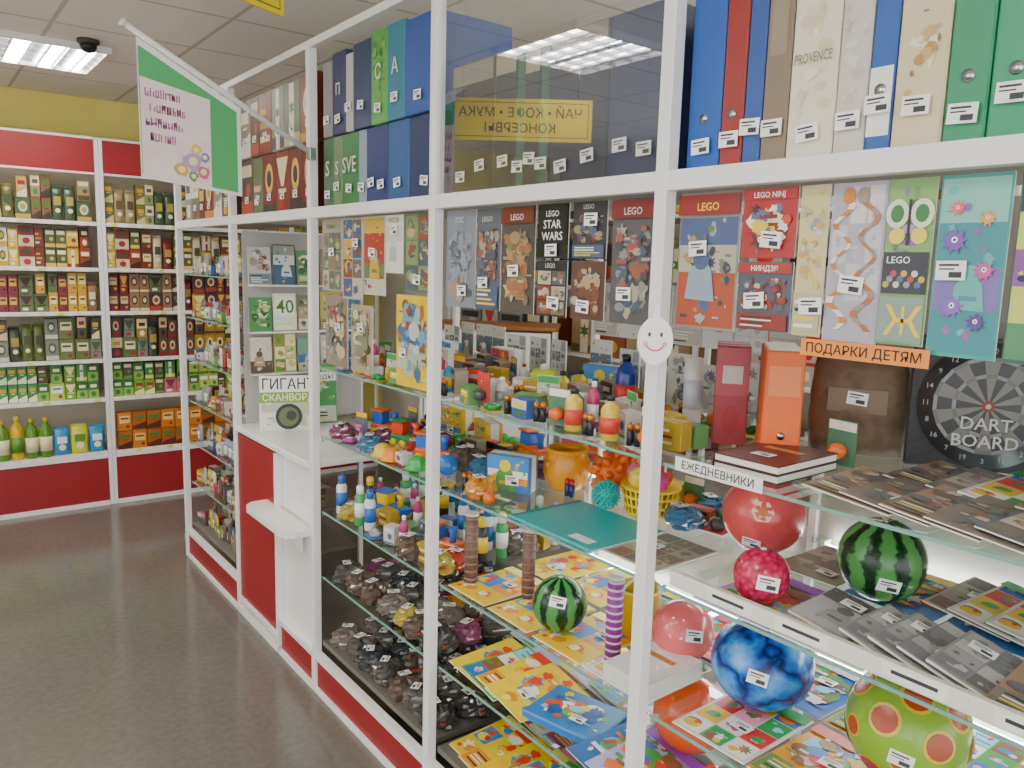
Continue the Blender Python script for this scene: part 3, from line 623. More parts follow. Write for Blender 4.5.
# =================================================================== BALLS AND TOYS
def ball(r,m,label,tags=((-.6,.2),),name='ball',decal=None,valve='#e6e0d0',dots=None,sq=1):
    b=MB(); b.sphere(r,m,(0,0,r*sq),40,24,sq)
    if dots:
        ga=PI*(3-5**.5); N=26
        for i in range(N):
            zz=1-2*(i+.5)/N; el=math.asin(zz); az=ga*i+.5; k=1 if i%3 else .7
            M=Matrix.Translation((0,0,r))@Matrix.Rotation(az,4,'Z')@Matrix.Rotation(-el,4,'X')
            b.cap(M,r,r*.27*k,.0007,mat(dots[0],.25)); b.cap(M,r,r*.22*k,.0013,mat(dots[1],.25))
    v=MB(); v.lathe([(.006,0),(.006,.0015),(.002,.002)],mat(valve,.4),10,(0,0,2*r*sq-.0004))
    parts=[('valve',v.mesh('valve'),I4)]+[tagsphere(r,a,el,r*sq) for a,el in tags]
    if decal:
        dm=MB(); az,el,dr,c1,c2=decal
        M=Matrix.Translation((0,0,r))@Matrix.Rotation(az,4,'Z')@Matrix.Rotation(-el,4,'X')
        dm.cap(M,r,dr,.0006,mat(c1,.3),6); dm.cap(M,r,dr*.5,.0014,mat(c2,.3),5)
        parts.append(('printed_motif',dm.mesh('printed_motif'),I4))
    return TP(name,b.mesh(name),label,'ball',(2*r,2*r,2*r),parts)
def glossy(h): return mat(h,.25,0,0,.3)
def melon_mat():
    m=bpy.data.materials.new('watermelon_stripes'); m.use_nodes=True; n,l=nodes(m); b=n['Principled BSDF']
    t=n.new('ShaderNodeTexCoord'); s=n.new('ShaderNodeSeparateXYZ'); l.new(t.outputs['Object'],s.inputs[0])
    at=n.new('ShaderNodeMath'); at.operation='ARCTAN2'; l.new(s.outputs['X'],at.inputs[0]); l.new(s.outputs['Y'],at.inputs[1])
    nz=n.new('ShaderNodeTexNoise'); nz.inputs['Scale'].default_value=45; l.new(t.outputs['Object'],nz.inputs['Vector'])
    mu=n.new('ShaderNodeMath'); mu.operation='MULTIPLY_ADD'; mu.inputs[1].default_value=9; l.new(at.outputs[0],mu.inputs[0])
    m2=n.new('ShaderNodeMath'); m2.operation='MULTIPLY'; m2.inputs[1].default_value=4.5; l.new(nz.outputs['Fac'],m2.inputs[0]); l.new(m2.outputs[0],mu.inputs[2])
    si=n.new('ShaderNodeMath'); si.operation='SINE'; l.new(mu.outputs[0],si.inputs[0])
    r=ramp(n,['#0f2a16','#143c1e','#4f8f4a'],[0,.35,.62],'LINEAR'); ma=n.new('ShaderNodeMath'); ma.operation='MULTIPLY_ADD'; ma.inputs[1].default_value=.5; ma.inputs[2].default_value=.5
    l.new(si.outputs[0],ma.inputs[0]); l.new(ma.outputs[0],r.inputs[0]); l.new(r.outputs[0],b.inputs['Base Color']); b.inputs['Roughness'].default_value=.25
    return m
MEL=melon_mat()
def vor_mat(name,cols,pos,scale,feature='F1',noise=0):
    m=bpy.data.materials.new(name); m.use_nodes=True; n,l=nodes(m); b=n['Principled BSDF']
    t=n.new('ShaderNodeTexCoord'); v=n.new('ShaderNodeTexVoronoi'); v.feature=feature; v.inputs['Scale'].default_value=scale
    src=t.outputs['Object']
    if noise:
        nz=n.new('ShaderNodeTexNoise'); nz.inputs['Scale'].default_value=scale*1.6; l.new(src,nz.inputs['Vector'])
        mx=n.new('ShaderNodeMix'); mx.data_type='RGBA'; mx.inputs[0].default_value=noise; l.new(src,mx.inputs[6]); l.new(nz.outputs['Color'],mx.inputs[7]); src=mx.outputs[2]
    l.new(src,v.inputs['Vector']); r=ramp(n,cols,pos,'LINEAR'); l.new(v.outputs['Distance'],r.inputs[0]); l.new(r.outputs[0],b.inputs['Base Color']); b.inputs['Roughness'].default_value=.22
    return m
BLUEM=vor_mat('blue_marbled_rubber',['#0c2450','#12409a','#2a86d8','#8ac4e8'],[0,.06,.22,.6],13,'DISTANCE_TO_EDGE',.07)
FOOT={}
def occ(z,x,y,r): FOOT.setdefault(z,[]).append((x,y,r))
def hero(t,x,y,z,shz,r=None,**k):
    occ(shz,x,y,r if r else max(t.size[0],t.size[1])/2+.004); return put(t,(x,y,z),**k)
S1,S2,S3,S4=.45,.70,.98,1.23
MG=.0062
hero(ball(.071,glossy('#e8686a'),'coral-pink rubber ball with white print',((-.5,.25),),decal=(-1.1,.45,.026,'#f4e0d4','#e8686a')),1.385,1.125,S2+MG,S2)
hero(ball(.104,BLUEM,'blue and white marbled rubber ball',((-1.05,.15),),sq=.9),1.37,.90,S2+MG,S2)
hero(ball(.104,glossy('#86b02e'),'green rubber ball with orange-red dots',((-1.2,-.1),),dots=('#e0c034','#b04820')),1.375,.60,S2+MG,S2)
hero(ball(.09,glossy('#e8581e'),'orange rubber ball on the lower shelf'),1.44,1.13,S1+MG,S1)
hero(ball(.09,glossy('#dc4f50'),'coral-red rubber ball with small printed motif',((-1.25,-.55),),decal=(-1.0,.3,.024,'#f2d2a8','#c8702a')),1.483,1.0,S3+MG,S3)
hero(ball(.053,vor_mat('crimson_knobbly_rubber',['#e0346a','#b81e48','#8a0c2e'],[0,.5,.9],90),'small crimson knobbly rubber ball with price tag',((-.75,.1),)),1.245,.834,S3+MG,S3)
hero(ball(.080,MEL,'watermelon-patterned rubber ball with price tag',((-.9,-.3),)),1.454,.715,S3+MG,S3)
hero(ball(.069,MEL,'small watermelon-patterned rubber ball with price tag',((-.8,.45),)),1.245,1.40,S2+.0062,S2)
hero(ball(.032,glossy('#2a6fc4'),'tiny blue rubber ball on glass shelf',()),1.25,1.93,S3+.0012,S3)
occ(S3,1.34,1.10,.13)
def spiky(r,n,sr,ln,c,label,name='spiky_toy'):
    b=MB(); m=mat(c,.4); b.sphere(r,m,(0,0,r+ln*.8),20,12); C=Vector((0,0,r+ln*.8))
    ga=PI*(3-5**.5)
    for i in range(n):
        zz=1-2*(i+.5)/n; q=math.sqrt(1-zz*zz); dvv=Vector((q*math.cos(ga*i),q*math.sin(ga*i),zz))
        b.T=Matrix.Translation(C+dvv*r*.9)@dvv.to_track_quat('Z','Y').to_matrix().to_4x4()
        b.lathe([(sr,0),(sr*.8,ln*.5),(sr*.5,ln*.9),(.0002,ln)],m,6)
    b.T=I4; R_=2*(r+ln)
    return TP(name,b.mesh(name),label,'toy',(R_,R_,R_))
hero(spiky(.031,150,.0036,.012,'#1fb6b0','turquoise spiky rubber toy ball'),1.415,1.425,S3+.0012,S3,.04)
hero(spiky(.048,30,.013,.028,'#f0701e','orange rubber toy with soft tentacles'),1.50,1.485,S3+.0012,S3,.07)
def bucket(r,h,c,label,name='toy_bucket'):
    b=MB(); m=mat(c,.35)
    b.lathe([(r*.78,0),(r*.98,h*.94),(r*1.06,h*.95),(r*1.06,h),(r*.96,h),(r*.76,.006),(.001,.006)],m,22)
    hm=MB(); K=14
    for i in range(K):
        a0=PI*i/K;a1=PI*(i+1)/K; p=Vector((r*1.04*math.cos(a0),0,h*.97+r*.5*math.sin(a0)));q=Vector((r*1.04*math.cos(a1),0,h*.97+r*.5*math.sin(a1)))
        hm.T=Matrix.Translation(p)@(q-p).to_track_quat('Z','Y').to_matrix().to_4x4(); hm.lathe([(.003,0),(.003,(q-p).length)],mat('#e8e4da',.4),6)
    return TP(name,b.mesh(name),label,'toy',(2*r,2*r,h),[('handle',hm.mesh('handle'),I4)])
b=MB(); m_=mat('#ec9c14',.3)
b.lathe([(.045,0),(.058,.012),(.068,.045),(.066,.08),(.056,.10),(.060,.106),(.060,.116),(.052,.116),(.05,.1),(.058,.07),(.058,.04),(.001,.012)],m_,26)
lgs=[]
for s in(-1,1): ls=MB(); ls.lathe([(.010,-.006),(.012,0),(.010,.006)],m_,12,(s*.066,0,.075),axis='Y'); lgs.append(('lug',ls.mesh('lug'),I4))
hero(TP('toy_pot',b.mesh('toy_pot'),'rounded orange-yellow plastic toy pot','toy',(.14,.14,.116),lgs),1.47,1.645,S3+.0012,S3)
hero(bucket(.055,.12,'#f2cc1c','round yellow plastic bucket'),1.40,1.28,S2+.0062,S2)
def basket():
    b=MB(); m=mat('#f0d21c',.35); r=.078;h=.075;K=28
    b.lathe([(r*.8,0),(r*.8,.005),(.001,.005)],m,K)
    for zz in(.0,.022,.045,.067): b.lathe([(r*(.8+.2*zz/h),zz),(r*(.82+.2*zz/h),zz),(r*(.82+.2*zz/h),zz+.007),(r*(.8+.2*zz/h),zz+.007)],m,K)
    for i in range(K):
        a=2*PI*i/K; ca,sa=math.cos(a),math.sin(a)
        b.add([(r*.8*ca-.003*sa,r*.8*sa+.003*ca,0),(r*.8*ca+.003*sa,r*.8*sa-.003*ca,0),(r*ca+.003*sa,r*sa-.003*ca,h),(r*ca-.003*sa,r*sa+.003*ca,h)],[(0,1,2,3)],m)
    return TP('toy_basket',b.mesh('toy_basket'),'round yellow plastic lattice basket','basket',(.156,.156,.075))
BX_,BY_=1.50,1.35
hero(basket(),BX_,BY_,S3+.0012,S3,.08)
for i,(dx,dy,dz,c) in enumerate([(-.032,-.022,.034,'#2fa84a'),(.028,-.026,.034,'#d8289a'),(0,.034,.034,'#2a7ad0'),(-.034,.012,.088,'#f2e04a'),(.025,-.014,.088,'#e8481e'),(-.005,.045,.088,'#f06ab0'),(-.020,-.038,.085,'#e0389a'),(-.004,.008,.130,'#f0c030')]):
    b=MB(); b.sphere(.028,glossy(c),(0,0,0),18,12); b.rect(-.002,-.002,.002,.002,-.0282,INK)
    put(TP('toy_ball',b.mesh('toy_ball'),'small bright plastic toy ball in basket','ball',(.05,.05,.05),group='toy balls in the yellow basket'),(BX_+dx,BY_+dy,S3+.0012+.006+dz))
def tubeobj(r,h,c,c2,label,rings):
    b=MB(); b.lathe([(r,0),(r,h)],mat(c,.45),20); 
    for i in range(rings):
        z=h*(i+.5)/rings; b.lathe([(r*1.01,z-h*.16/rings),(r*1.01,z+h*.16/rings)],mat(c2,.5),20)
    e_=MB(); e_.lathe([(r*1.04,h-.004),(r*1.04,h+.003),(r*.2,h+.003)],mat('#d8d0c0',.4),20)
    return TP('party_tube',b.mesh('party_tube'),label,'tube',(2*r,2*r,h),[('end_cap',e_.mesh('end_cap'),I4)])
hero(tubeobj(.019,.20,'#8a2a86','#d8b8d4','purple party tube with pale printed rings',11),1.25,1.215,S2+.0062,S2)
hero(tubeobj(.019,.20,'#6f5248','#84685a','tall brown patterned party tube',9),1.235,1.775,S2+.0062,S2)
hero(tubeobj(.018,.19,'#7d5a50','#8a695c','brown-pink patterned party tube standing upright',9),1.305,1.60,S2+.0062,S2)
b=MB(); b.box((0,.004,.12),(.30,.008,.24),mat('#2aa6aa',.35),.002); b.box((0,.0035,.12),(.302,.003,.236),mat('#e6e6e0',.6)); b.rect(-.145,.005,-.132,.235,-.0006,mat('#157a80',.4)); b.rect(.05,.02,.12,.05,-.0006,mat('#e8f0ee',.4))
hero(TP('plastic_folder',b.mesh('plastic_folder'),'flat teal plastic document folder','folder',(.30,.008,.24)),1.280,1.36,S3+.0095,S3,.02,rz=FW,flat=True)
for yy in(1.23,1.36,1.49): occ(S3,1.27,yy,.11)
b=MB(); b.box((0,0,.11),(.075,.18,.22),mat('#ee6a26',.4),.003); b.box((0,.006,.11),(.06,.176,.224),mat('#f0ece0',.7)); b.rect(-.03,.13,.03,.19,-.0912,mat('#f48a4a',.4)); b.lathe([(.008,-.0925),(.008,-.0905)],CHROME,12,(0,0,.05),axis='Y')
hero(TP('binder',b.mesh('binder'),'bright orange ring binder standing upright','binder',(.11,.18,.22)),1.44,.955,S4+.0012,S4,.09,rz=-.9)
t=carton(.07,.12,.215,'#9a2c34','#c8c0b8','#b0404a','dark red glossy gift box with pale front','gift_box','box',seed=4); hero(t,1.45,1.085,S4+.0012,S4,.06,rz=-.9)
BRN=noise_mat('kraft_paper',['#5a4838','#7a644e','#6a5444'],18,.6,bump=.4)
t=pouch(.19,.07,.20,'#6f5846','#7f6a54','brown kraft paper gift bag with price tag','gift_bag','bag',seed=8,rough=.6,tag=True); t.me.materials[0]=BRN; t.me.materials[t.me.materials.find('paint_efe3c0') if 'paint_efe3c0' in t.me.materials else 0]=BRN; hero(t,1.58,.86,S4+.0012,S4,.09,rz=-1.1)
b=MB(); b.box((0,.012,.13),(.27,.024,.26),mat('#3a3a3e',.35),.003); b.box((0,.013,.13),(.262,.026,.252),mat('#65666a',.4))
db=MB(); K=20
for i in range(K):
    for (ra,rb,ca,cb) in((.0,.055,'#3b3b3d','#7b7972'),(.055,.062,'#8a8a8a','#6a6a6a'),(.062,.088,'#3b3b3d','#7b7972'),(.088,.095,'#8a8a8a','#6a6a6a')):
        a0=2*PI*(i-.5)/K;a1=2*PI*(i+.5)/K
        P4=[(rb*math.sin(a0),.13+rb*math.cos(a0)),(rb*math.sin(a1),.13+rb*math.cos(a1)),(max(ra,.0005)*math.sin(a1),.13+max(ra,.0005)*math.cos(a1)),(max(ra,.0005)*math.sin(a0),.13+max(ra,.0005)*math.cos(a0))]
        db.poly(P4,-.004,mat(ca if i%2 else cb,.3))
db.lathe([(.122,-.003),(.122,0.0),(.001,0.0)],mat('#38383b',.3),40,(0,0,.13),axis='Y'); 
for i,nn in enumerate([20,1,18,4,13,6,10,15,2,17,3,19,7,16,8,11,14,9,12,5]):
    a=2*PI*i/20; db.text(str(nn),.014,.107*math.sin(a),.13+.107*math.cos(a)-.005,-.0045,mat('#a6a6a0',.5))
db.disc(0,.13,.011,-.0055,mat('#8a3a34',.5)); db.disc(0,.13,.005,-.006,mat('#b8b4a8',.5))
db.text('DART',.034,0,.084,-.0075,mat('#d0cec8',.4),maxw=.14); db.text('BOARD',.034,0,.050,-.0075,mat('#d0cec8',.4),maxw=.15)
hero(TP('dartboard',b.mesh('dartboard'),'black and white dartboard in dark square box','dartboard',(.27,.03,.26),[('dartboard_face',db.mesh('dartboard_face'),I4)]),1.635,.63,S4+.0012,S4,.03,rz=-1.05)
occ(S4,1.60,.55,.08);occ(S4,1.67,.70,.08)
FOILB=[pouch(.14,.05,.22,'#65666a','#8a8c90','dark silver foil gift bag','gift_bag','bag',seed=i,rough=.25,metal=.6,group='foil gift bags') for i in range(3)]
for y_ in(.28,.44): hero(R.choice(FOILB),1.66,y_,S4+.0012,S4,.06,rz=-1.0)
def diary(w,h,t_,c,label,seed=0,tag=True,name='diary'):
    b=MB(); m=mat(c,.4); b.box((0,.001,h/2),(w,.002,h),m); b.box((0,t_-.001,h/2),(w,.002,h),m); b.box((-w/2+.001,t_/2,h/2),(.002,t_,h),m); b.box((.001,t_/2,h/2),(w*.97,t_*.8,h*.97),mat('#efebdf',.7))
    b.rect(-w*.3,h*.6,w*.3,h*.7,-.0004,mat('#c9a85a',.3,.6))
    return TP(name,b.mesh(name),label,'diary',(w,t_,h),[tagpart(0,-.002,h*.3)] if tag else [])
DI=[diary(.14,.20,.016,c,l) for c,l in(('#3a3440','dark hardback diary lying flat'),('#5a2420','maroon hardback diary lying flat'))]
for k in range(2):
    put(DI[k],(1.30,.86,S4+.0015+.0165*(k+1)),rz=FW+R.uniform(-.1,.1),flat=True,group='stack of diaries')
occ(S4,1.29,.86,.12)
b=MB(); b.lathe([(.022,0),(.022,.17),(.018,.17),(.018,.002),(.001,.002)],mat('#eceae4',.5),20); b.lathe([(.0225,.05),(.0225,.12)],mat('#c8d0d8',.4),20)
hero(TP('paper_roll',b.mesh('paper_roll'),'upright roll of white paper','paper roll',(.045,.045,.17)),1.46,1.2,S4+.0012,S4)
BB=bottle(.026,.16,'#1f3a8a','#15151a','#c9302a','dark blue bottle with black cap and red label','glue_bottle','bottle')
hero(BB,1.44,1.40,S4+.0012,S4); hero(BB,1.47,1.33,S4+.0012,S4)
b=MB(); b.box((0,0,.0375),(.075,.075,.075),mat('#c8dc2a',.35),.008); b.disc(0,.04,.02,-.038,mat('#f6f6ec',.3)); b.disc(0,.04,.009,-.0384,INK)
kb=MB(); kb.lathe([(.012,.075),(.012,.088),(.006,.092)],mat('#e8e4da',.4),14)
hero(TP('pencil_sharpener',b.mesh('pencil_sharpener'),'yellow-green cube desk sharpener','sharpener',(.075,.075,.09),[('knob',kb.mesh('knob'),I4)]),1.47,1.76,S4+.0012,S4,rz=-.8)
b=MB(); b.box((0,0,0),(.006,.72,.030),mat('#e9e5da',.35),.001); b.box((.004,0,.014),(.012,.72,.003),mat('#d8d4c8',.4))
for k,y in enumerate((-.28,-.12,.07,.22)): b.box((-.0034,y,0),(.0012,.10,.022),mat('#f6f3ea',.5)); b.box((-.0041,y,.002),(.0006,.07,.006),INK)
hero(TP('price_strip',b.mesh('price_strip'),'long white flat price strip along glass shelf edge','price strip',(.02,.7,.02)),1.166,.625,S3+.022,S3,.01)
WC=[magazine(.09,h_,c,['#c8c6c0','#a8a8a8','#e4e2dc','#6a7a8a','#b8a890'],'white upright notebook standing at shelf rear',seed=500+i,n=14,tag=False,name='notebook',cat='notebook') for i,(h_,c) in enumerate([(.15,'#eceae4'),(.13,'#e4e0d8'),(.16,'#dcdcd8'),(.14,'#d4dce0')])]
y=1.09
while y<2.6:
    if not(1.78<y<1.89): put(WC[R.randint(0,3)],(1.665+R.uniform(-.01,.01),y,S4+.0012),rz=FW+R.uniform(-.15,.15),group='white notebooks standing at the rear'); occ(S4,1.665,y,.04)
    y+=.105

# =================================================================== FLAT STOCK (magazines, pads)
MC=[magazine(.17,.235,c,BR+['#8ad0e8','#f49ac0','#6a8a4a','#8a5a3a'],l,seed=50+i,n=34,band=bd) for i,(c,l,bd) in enumerate([
 ('#f0d020','bright yellow children colouring book',None),('#f2ce1a','bright yellow children colouring book','#e03a1c'),
 ('#3a8ad0','blue children colouring book','#f0c81c'),('#b8afd8','lilac children colouring book','#9a4ac0'),
 ('#d8d4ca','white children activity book','#2c9a4a'),('#2a6ab0','dark blue children activity book','#c8c8c8'),
 ('#e86a9a','pink children colouring book','#f6e04a'),('#58b04a','green children colouring book',None),
 ('#e8a02a','orange children activity book','#d03a2a'),('#8ac0e0','pale blue children colouring book','#e84a7a')])]
YM=[magazine(.17,.235,'#f2d21c',['#f0c81c','#e8401c','#f4f0e0','#f6e04a','#3a8ad0','#e8901c'],'bright yellow children colouring book',seed=600+i,n=20,band=bd) for i,bd in enumerate([None,'#e03a1c','#f6e86a'])]+[MC[7]]
PAD=[magazine(.15,.21,c,['#7a7468','#a89f90','#6a6a70','#b8b0a0','#8a6a5a','#6a7a80'],'muted grey-brown notebook pad',seed=70+i,n=30,name='notebook',cat='notebook') for i,c in enumerate(['#9a9280','#7a7268','#b8ac94','#6a6a70','#a88a70'])]
SPI=[]
for i,c in enumerate(['#8c8a88','#a4a09a','#77757a']):
    t=magazine(.11,.16,c,['#b8b6b4','#a09e9c','#7a7a7e','#6a6664'],'grey spiral notebook in clear wrapper',seed=80+i,n=16,t=.008,name='spiral_notebook',cat='notebook')
    q=MB()
    for k in range(18): q.lathe([(.0045,-.0012),(.0045,.0012)],CHROME,8,(-.053+k*.0062,.004,.16),axis='X')
    t.parts.append(('spiral_binding',q.mesh('spiral_binding'),I4)); SPI.append(t)
def shingle(x,y0,y1,z,step,tps,grp,rev=False,jit=.06,mark=True):
    y=y0; 
    while y<y1:
        t=R.choice(tps); w=t.size[0]; a=math.asin(min(.5,(t.size[1]+.0035)/step))
        zc=z+t.size[1]+.002+w/2*math.sin(a)
        put(t,(x+R.uniform(-.01,.01),y,zc),rz=FW+R.uniform(-jit,jit),flat=True,roll=(-a if rev else a),group=grp); y+=step
        if mark: occ(round(z,2),x,y-step,.10)
def layer(x,ys,z,tps,grp,jit=.1):
    for y in ys:
        t=R.choice(tps); put(t,(x,y,z+t.size[1]+.0012),rz=FW+R.uniform(-jit,jit),flat=True,group=grp)
g='colouring books on the glass shelves'
layer(1.29,[.34,.52,.70,.88],S2,MC,g,.02); layer(1.545,[.34,.52,.70,.88],S2,MC[2:],g,.02)
shingle(1.29,.32,.96,S1,.07,MC,g); shingle(1.54,.32,.93,S1,.07,MC,g)
layer(1.28,[.33,.50,.67,.84],S3,PAD+MC[3:5],'notebook pads on the glass shelves',.02); layer(1.55,[.33,.51,.69,.87],S3,PAD+MC[2:6],'notebook pads on the glass shelves',.02)
shingle(1.29,.46,.62,S3+.006,.045,SPI,'spiral notebooks on the glass shelf',jit=.03); shingle(1.29,.70,.72,S3+.006,.07,SPI,'spiral notebooks on the glass shelf')
shingle(1.29,.29,.40,S3+.006,.06,PAD,'notebook pads on the glass shelves'); shingle(1.57,.32,.58,S3+.006,.06,PAD+MC[4:6],'notebook pads on the glass shelves')
shingle(1.29,.31,.73,S4,.07,PAD,'notebook pads on the glass shelves'); shingle(1.48,.33,.68,S4,.07,PAD+MC[4:6],'notebook pads on the glass shelves')
layer(1.30,[1.13],S3,[PAD[2]],'notebook pads on the glass shelves',.02)
layer(1.29,[1.14],S2,[MC[4]],g,.02);layer(1.545,[1.14,1.34],S2,MC,g,.02)
layer(1.29,[1.33,1.52,1.71],S2,YM,g,.02); layer(1.545,[1.53,1.72],S2,YM,g,.02)
shingle(1.30,1.53,1.77,S1,.06,YM,g); shingle(1.54,1.33,1.77,S1,.06,YM+MC[2:4],g); shingle(1.29,1.13,1.25,S1,.06,MC[2:6],g)
shingle(1.29,1.14,1.74,.2,.07,YM+MC,g); shingle(1.54,1.14,1.74,.2,.07,MC,g)
WN=diary(.13,.18,.008,'#e8e6e0','thin white notebook lying in a stack',tag=False,name='notebook'); WN.cat='notebook'
for k in range(5): put(WN,(1.26,1.10,S2+.006+.0083*(k+1)),rz=FW+R.uniform(-.04,.04),flat=True,group='stack of white notebooks')
occ(S2,1.25,1.10,.09)
b=MB(); b.box((0,.012,.085),(.22,.024,.17),mat('#2a7ac0',.35),.004); rr=random.Random(5)
art(b,-.1,.01,.1,.16,-.0005,['#f0d020','#e84a2a','#f4f4ee','#58b04a','#8ad0e8','#1a5aa0'],36,rr)
hero(TP('board_game',b.mesh('board_game'),'blue boxed children game with pictures','game',(.22,.024,.17),[tagpart(.03,-.006,.05)]),1.30,1.385,S1+.0255,S1,.12,rz=FW+.25,flat=True)

# =================================================================== SMALL STOCK
SM=[]; 
for i,(c,k,l_,lb) in enumerate([('#e2e0da','#d8301c','#2a7ac8','white glue bottle with red cap'),('#3a9ad0','#e4e4de','#f0d020','blue glue bottle with white cap'),('#d8b83c','#2a2a2e','#d8402a','yellow paint bottle with dark cap'),('#b83a72','#f4f4ee','#f4e0ea','pink paint bottle with white cap'),('#c8c6c0','#f4f4ee','#8a9a90','pale bottle with white cap'),('#5a5a64','#1c8a9a','#1c8a9a','dark bottle with teal cap')]):
    SM.append(bottle(.015+.003*(i%3),.075+.012*(i%4),c,k,l_,lb+' on shelf','glue_bottle','bottle'))
def spray(c,k,lb):
    b=MB(); b.lathe([(.018,0),(.019,.004),(.019,.1),(.012,.112)],mat(c,.3),16); b.lathe([(.0194,.03),(.0194,.08)],mat(k,.35),16)
    q=MB(); q.lathe([(.013,.11),(.013,.135),(.009,.14)],mat(k,.35),14)
    return TP('spray_can',b.mesh('spray_can'),lb,'can',(.04,.04,.14),[('cap',q.mesh('cap'),I4)])
SPR=[spray('#e0deda','#2a6ac0','white spray can with blue cap'),spray('#e8e4da','#c82a5a','white spray can with pink cap'),spray('#3aa05a','#f4f4ee','green spray can with white cap'),spray('#2a2a30','#e8c81c','black spray can with yellow cap')]
def blister(bg,c,lb,sd):
    b=MB(); b.box((0,.001,.045),(.065,.0016,.09),mat(bg,.4)); rr=random.Random(sd); b.rect(-.031,.07,.031,.088,-.0006,mat(rr.choice(BR),.4)); art(b,-.03,.05,.03,.07,-.0006,BR,8,rr)
    q=MB(); 
    if sd%3==0: 
        for s in(-1,1): q.lathe([(.008,.008),(.008,.042),(.004,.044),(.004,.047)],mat(c,.25),12,(s*.012,-.008,0))
    elif sd%3==1: q.box((0,-.009,.028),(.044,.016,.032),mat(c,.3),.005); q.box((0,-.018,.028),(.02,.004,.012),mat('#d0ccc0',.3),.001)
    else: q.sphere(.018,mat(c,.3),(0,-.011,.03),14,10,.9)
    return TP('blister_pack',b.mesh('blister_pack'),lb,'blister pack',(.065,.03,.09),[('packed_item',q.mesh('packed_item'),I4)])
BL=[blister('#c6c2b8','#c8a020','white card blister pack with small item',0),blister('#4a6ab0','#a8a8a8','blue card blister pack with small item',1),blister('#b8403a','#4a4a4a','red card blister pack with small item',2),blister('#d0b83a','#2a8a4a','yellow card blister pack with batteries',3),blister('#6a6a70','#b04a9a','grey card blister pack with small item',4),blister('#4c7a5c','#e86a1c','green card blister pack with small item',5)]
def toycar(c,lb):
    b=MB(); b.box((0,0,.022),(.10,.045,.024),mat(c,.25),.006); b.box((-.008,0,.042),(.052,.038,.02),mat('#2a3038',.15),.007); b.box((-.008,0,.053),(.04,.032,.004),mat(c,.25),.001)
    ps=[]
    for sx in(-1,1):
        for sy in(-1,1):
            q=MB(); q.lathe([(.011,-.005),(.0125,-.003),(.0125,.003),(.011,.005)],BLACK,14,axis='Y'); q.lathe([(.005,-.0056),(.005,.0056)],CHROME,10,axis='Y')
            ps.append(('wheel',q.mesh('wheel'),Matrix.Translation((sx*.03,sy*.022,.0126))))
    return TP('toy_car',b.mesh('toy_car'),lb,'toy car',(.10,.05,.055),ps)
CARS=[toycar('#d8281c','small red plastic toy car'),toycar('#2a6ad0','small blue plastic toy car'),toycar('#f0c81c','small yellow plastic toy car'),toycar('#3aa04a','small green plastic toy car')]
def mold(c,lb):
    b=MB(); b.lathe([(.034,0),(.035,.004),(.03,.012),(.026,.03),(.014,.038),(.001,.04)],mat(c,.3),10,smooth=False); b.lathe([(.040,0),(.040,.003),(.034,.003)],mat(c,.3),20)
    return TP('sand_mould',b.mesh('sand_mould'),lb,'toy',(.08,.08,.04))
MO=[mold('#f0c81c','yellow plastic sand mould'),mold('#3ab04a','green plastic sand mould'),mold('#e8401c','red plastic sand mould'),mold('#2a8ad0','blue plastic sand mould'),mold('#f08a1c','orange plastic sand mould')]
def tape(c,lb):
    b=MB(); b.lathe([(.016,0),(.032,0),(.032,.018),(.016,.018),(.016,0)],mat(c,.3),22); b.lathe([(.0155,.0),(.0155,.018)],mat('#d8c8a0',.5),22)
    return TP('tape_roll',b.mesh('tape_roll'),lb,'tape',(.064,.064,.018))
TA=[tape('#a88858','roll of brown packing tape'),tape('#8c9094','roll of clear sticky tape'),tape('#2a5ab0','roll of blue tape')]
SB=[carton(.05+.012*(i%3),.04,.035+.012*(i%4),c,a,l_,lb,'small_box','box',seed=200+i) for i,(c,a,l_,lb) in enumerate([('#d2d0ca','#c82a2a','#2a5ab0','small white and red stationery box'),('#3a5a9a','#f0d020','#c4c4be','small blue stationery box'),('#b8982c','#7a2c10','#d4ccb0','small yellow stationery box'),('#4a4a50','#b0b0b0','#d8301c','small dark stationery box'),('#a84a3a','#d4d4ce','#2a2a2e','small red stationery box'),('#5a9050','#f4f0d0','#f0d020','small green stationery box'),('#c8c4b8','#4a6a8a','#e8e4da','small cream stationery box'),('#9a8a78','#e0dcd0','#4a3a2a','small tan stationery box')])]
def lump(c,lb,sd,r=.060):
    rr=random.Random(sd); b=MB(); vs=[];fs=[];S=20;Q=11
    for j in range(Q+1):
        for i in range(S):
            ph=PI*j/Q; a=2*PI*i/S; k=1+rr.uniform(-.12,.12)+.10*math.sin(3*a+sd)
            z=-math.cos(ph)*.6*r*k; z=max(z,-.40*r)
            vs.append((r*math.sin(ph)**.6*math.cos(a)*k,r*.9*math.sin(ph)**.6*math.sin(a)*k,z+.40*r))
    for j in range(Q):
        for i in range(S): a=j*S+i;c2=j*S+(i+1)%S; fs.append((a,c2,c2+S,a+S))
    b.add(vs,fs,mat(c,.12,0,0,.4),False); 
    q=MB(); q.box((r*.85,0,.38*r),(r*.4,r*.9,.003),mat(c,.3)); q.box((r*.8,0,.38*r+.003),(.02,r*.95,.002),mat('#c83a2a' if sd%2 else '#e8e0d0',.4))
    return TP('plastic_bag',b.mesh('plastic_bag'),lb,'bag',(2*r,1.7*r,.8*r),[('bag_header',q.mesh('bag_header'),I4),('price_tag',TAG,Matrix.Translation((-r*.3,0,r*1.1))@Matrix.Rotation(-PI/2,4,'X')@Matrix.Rotation(.3*sd,4,'Y'))])
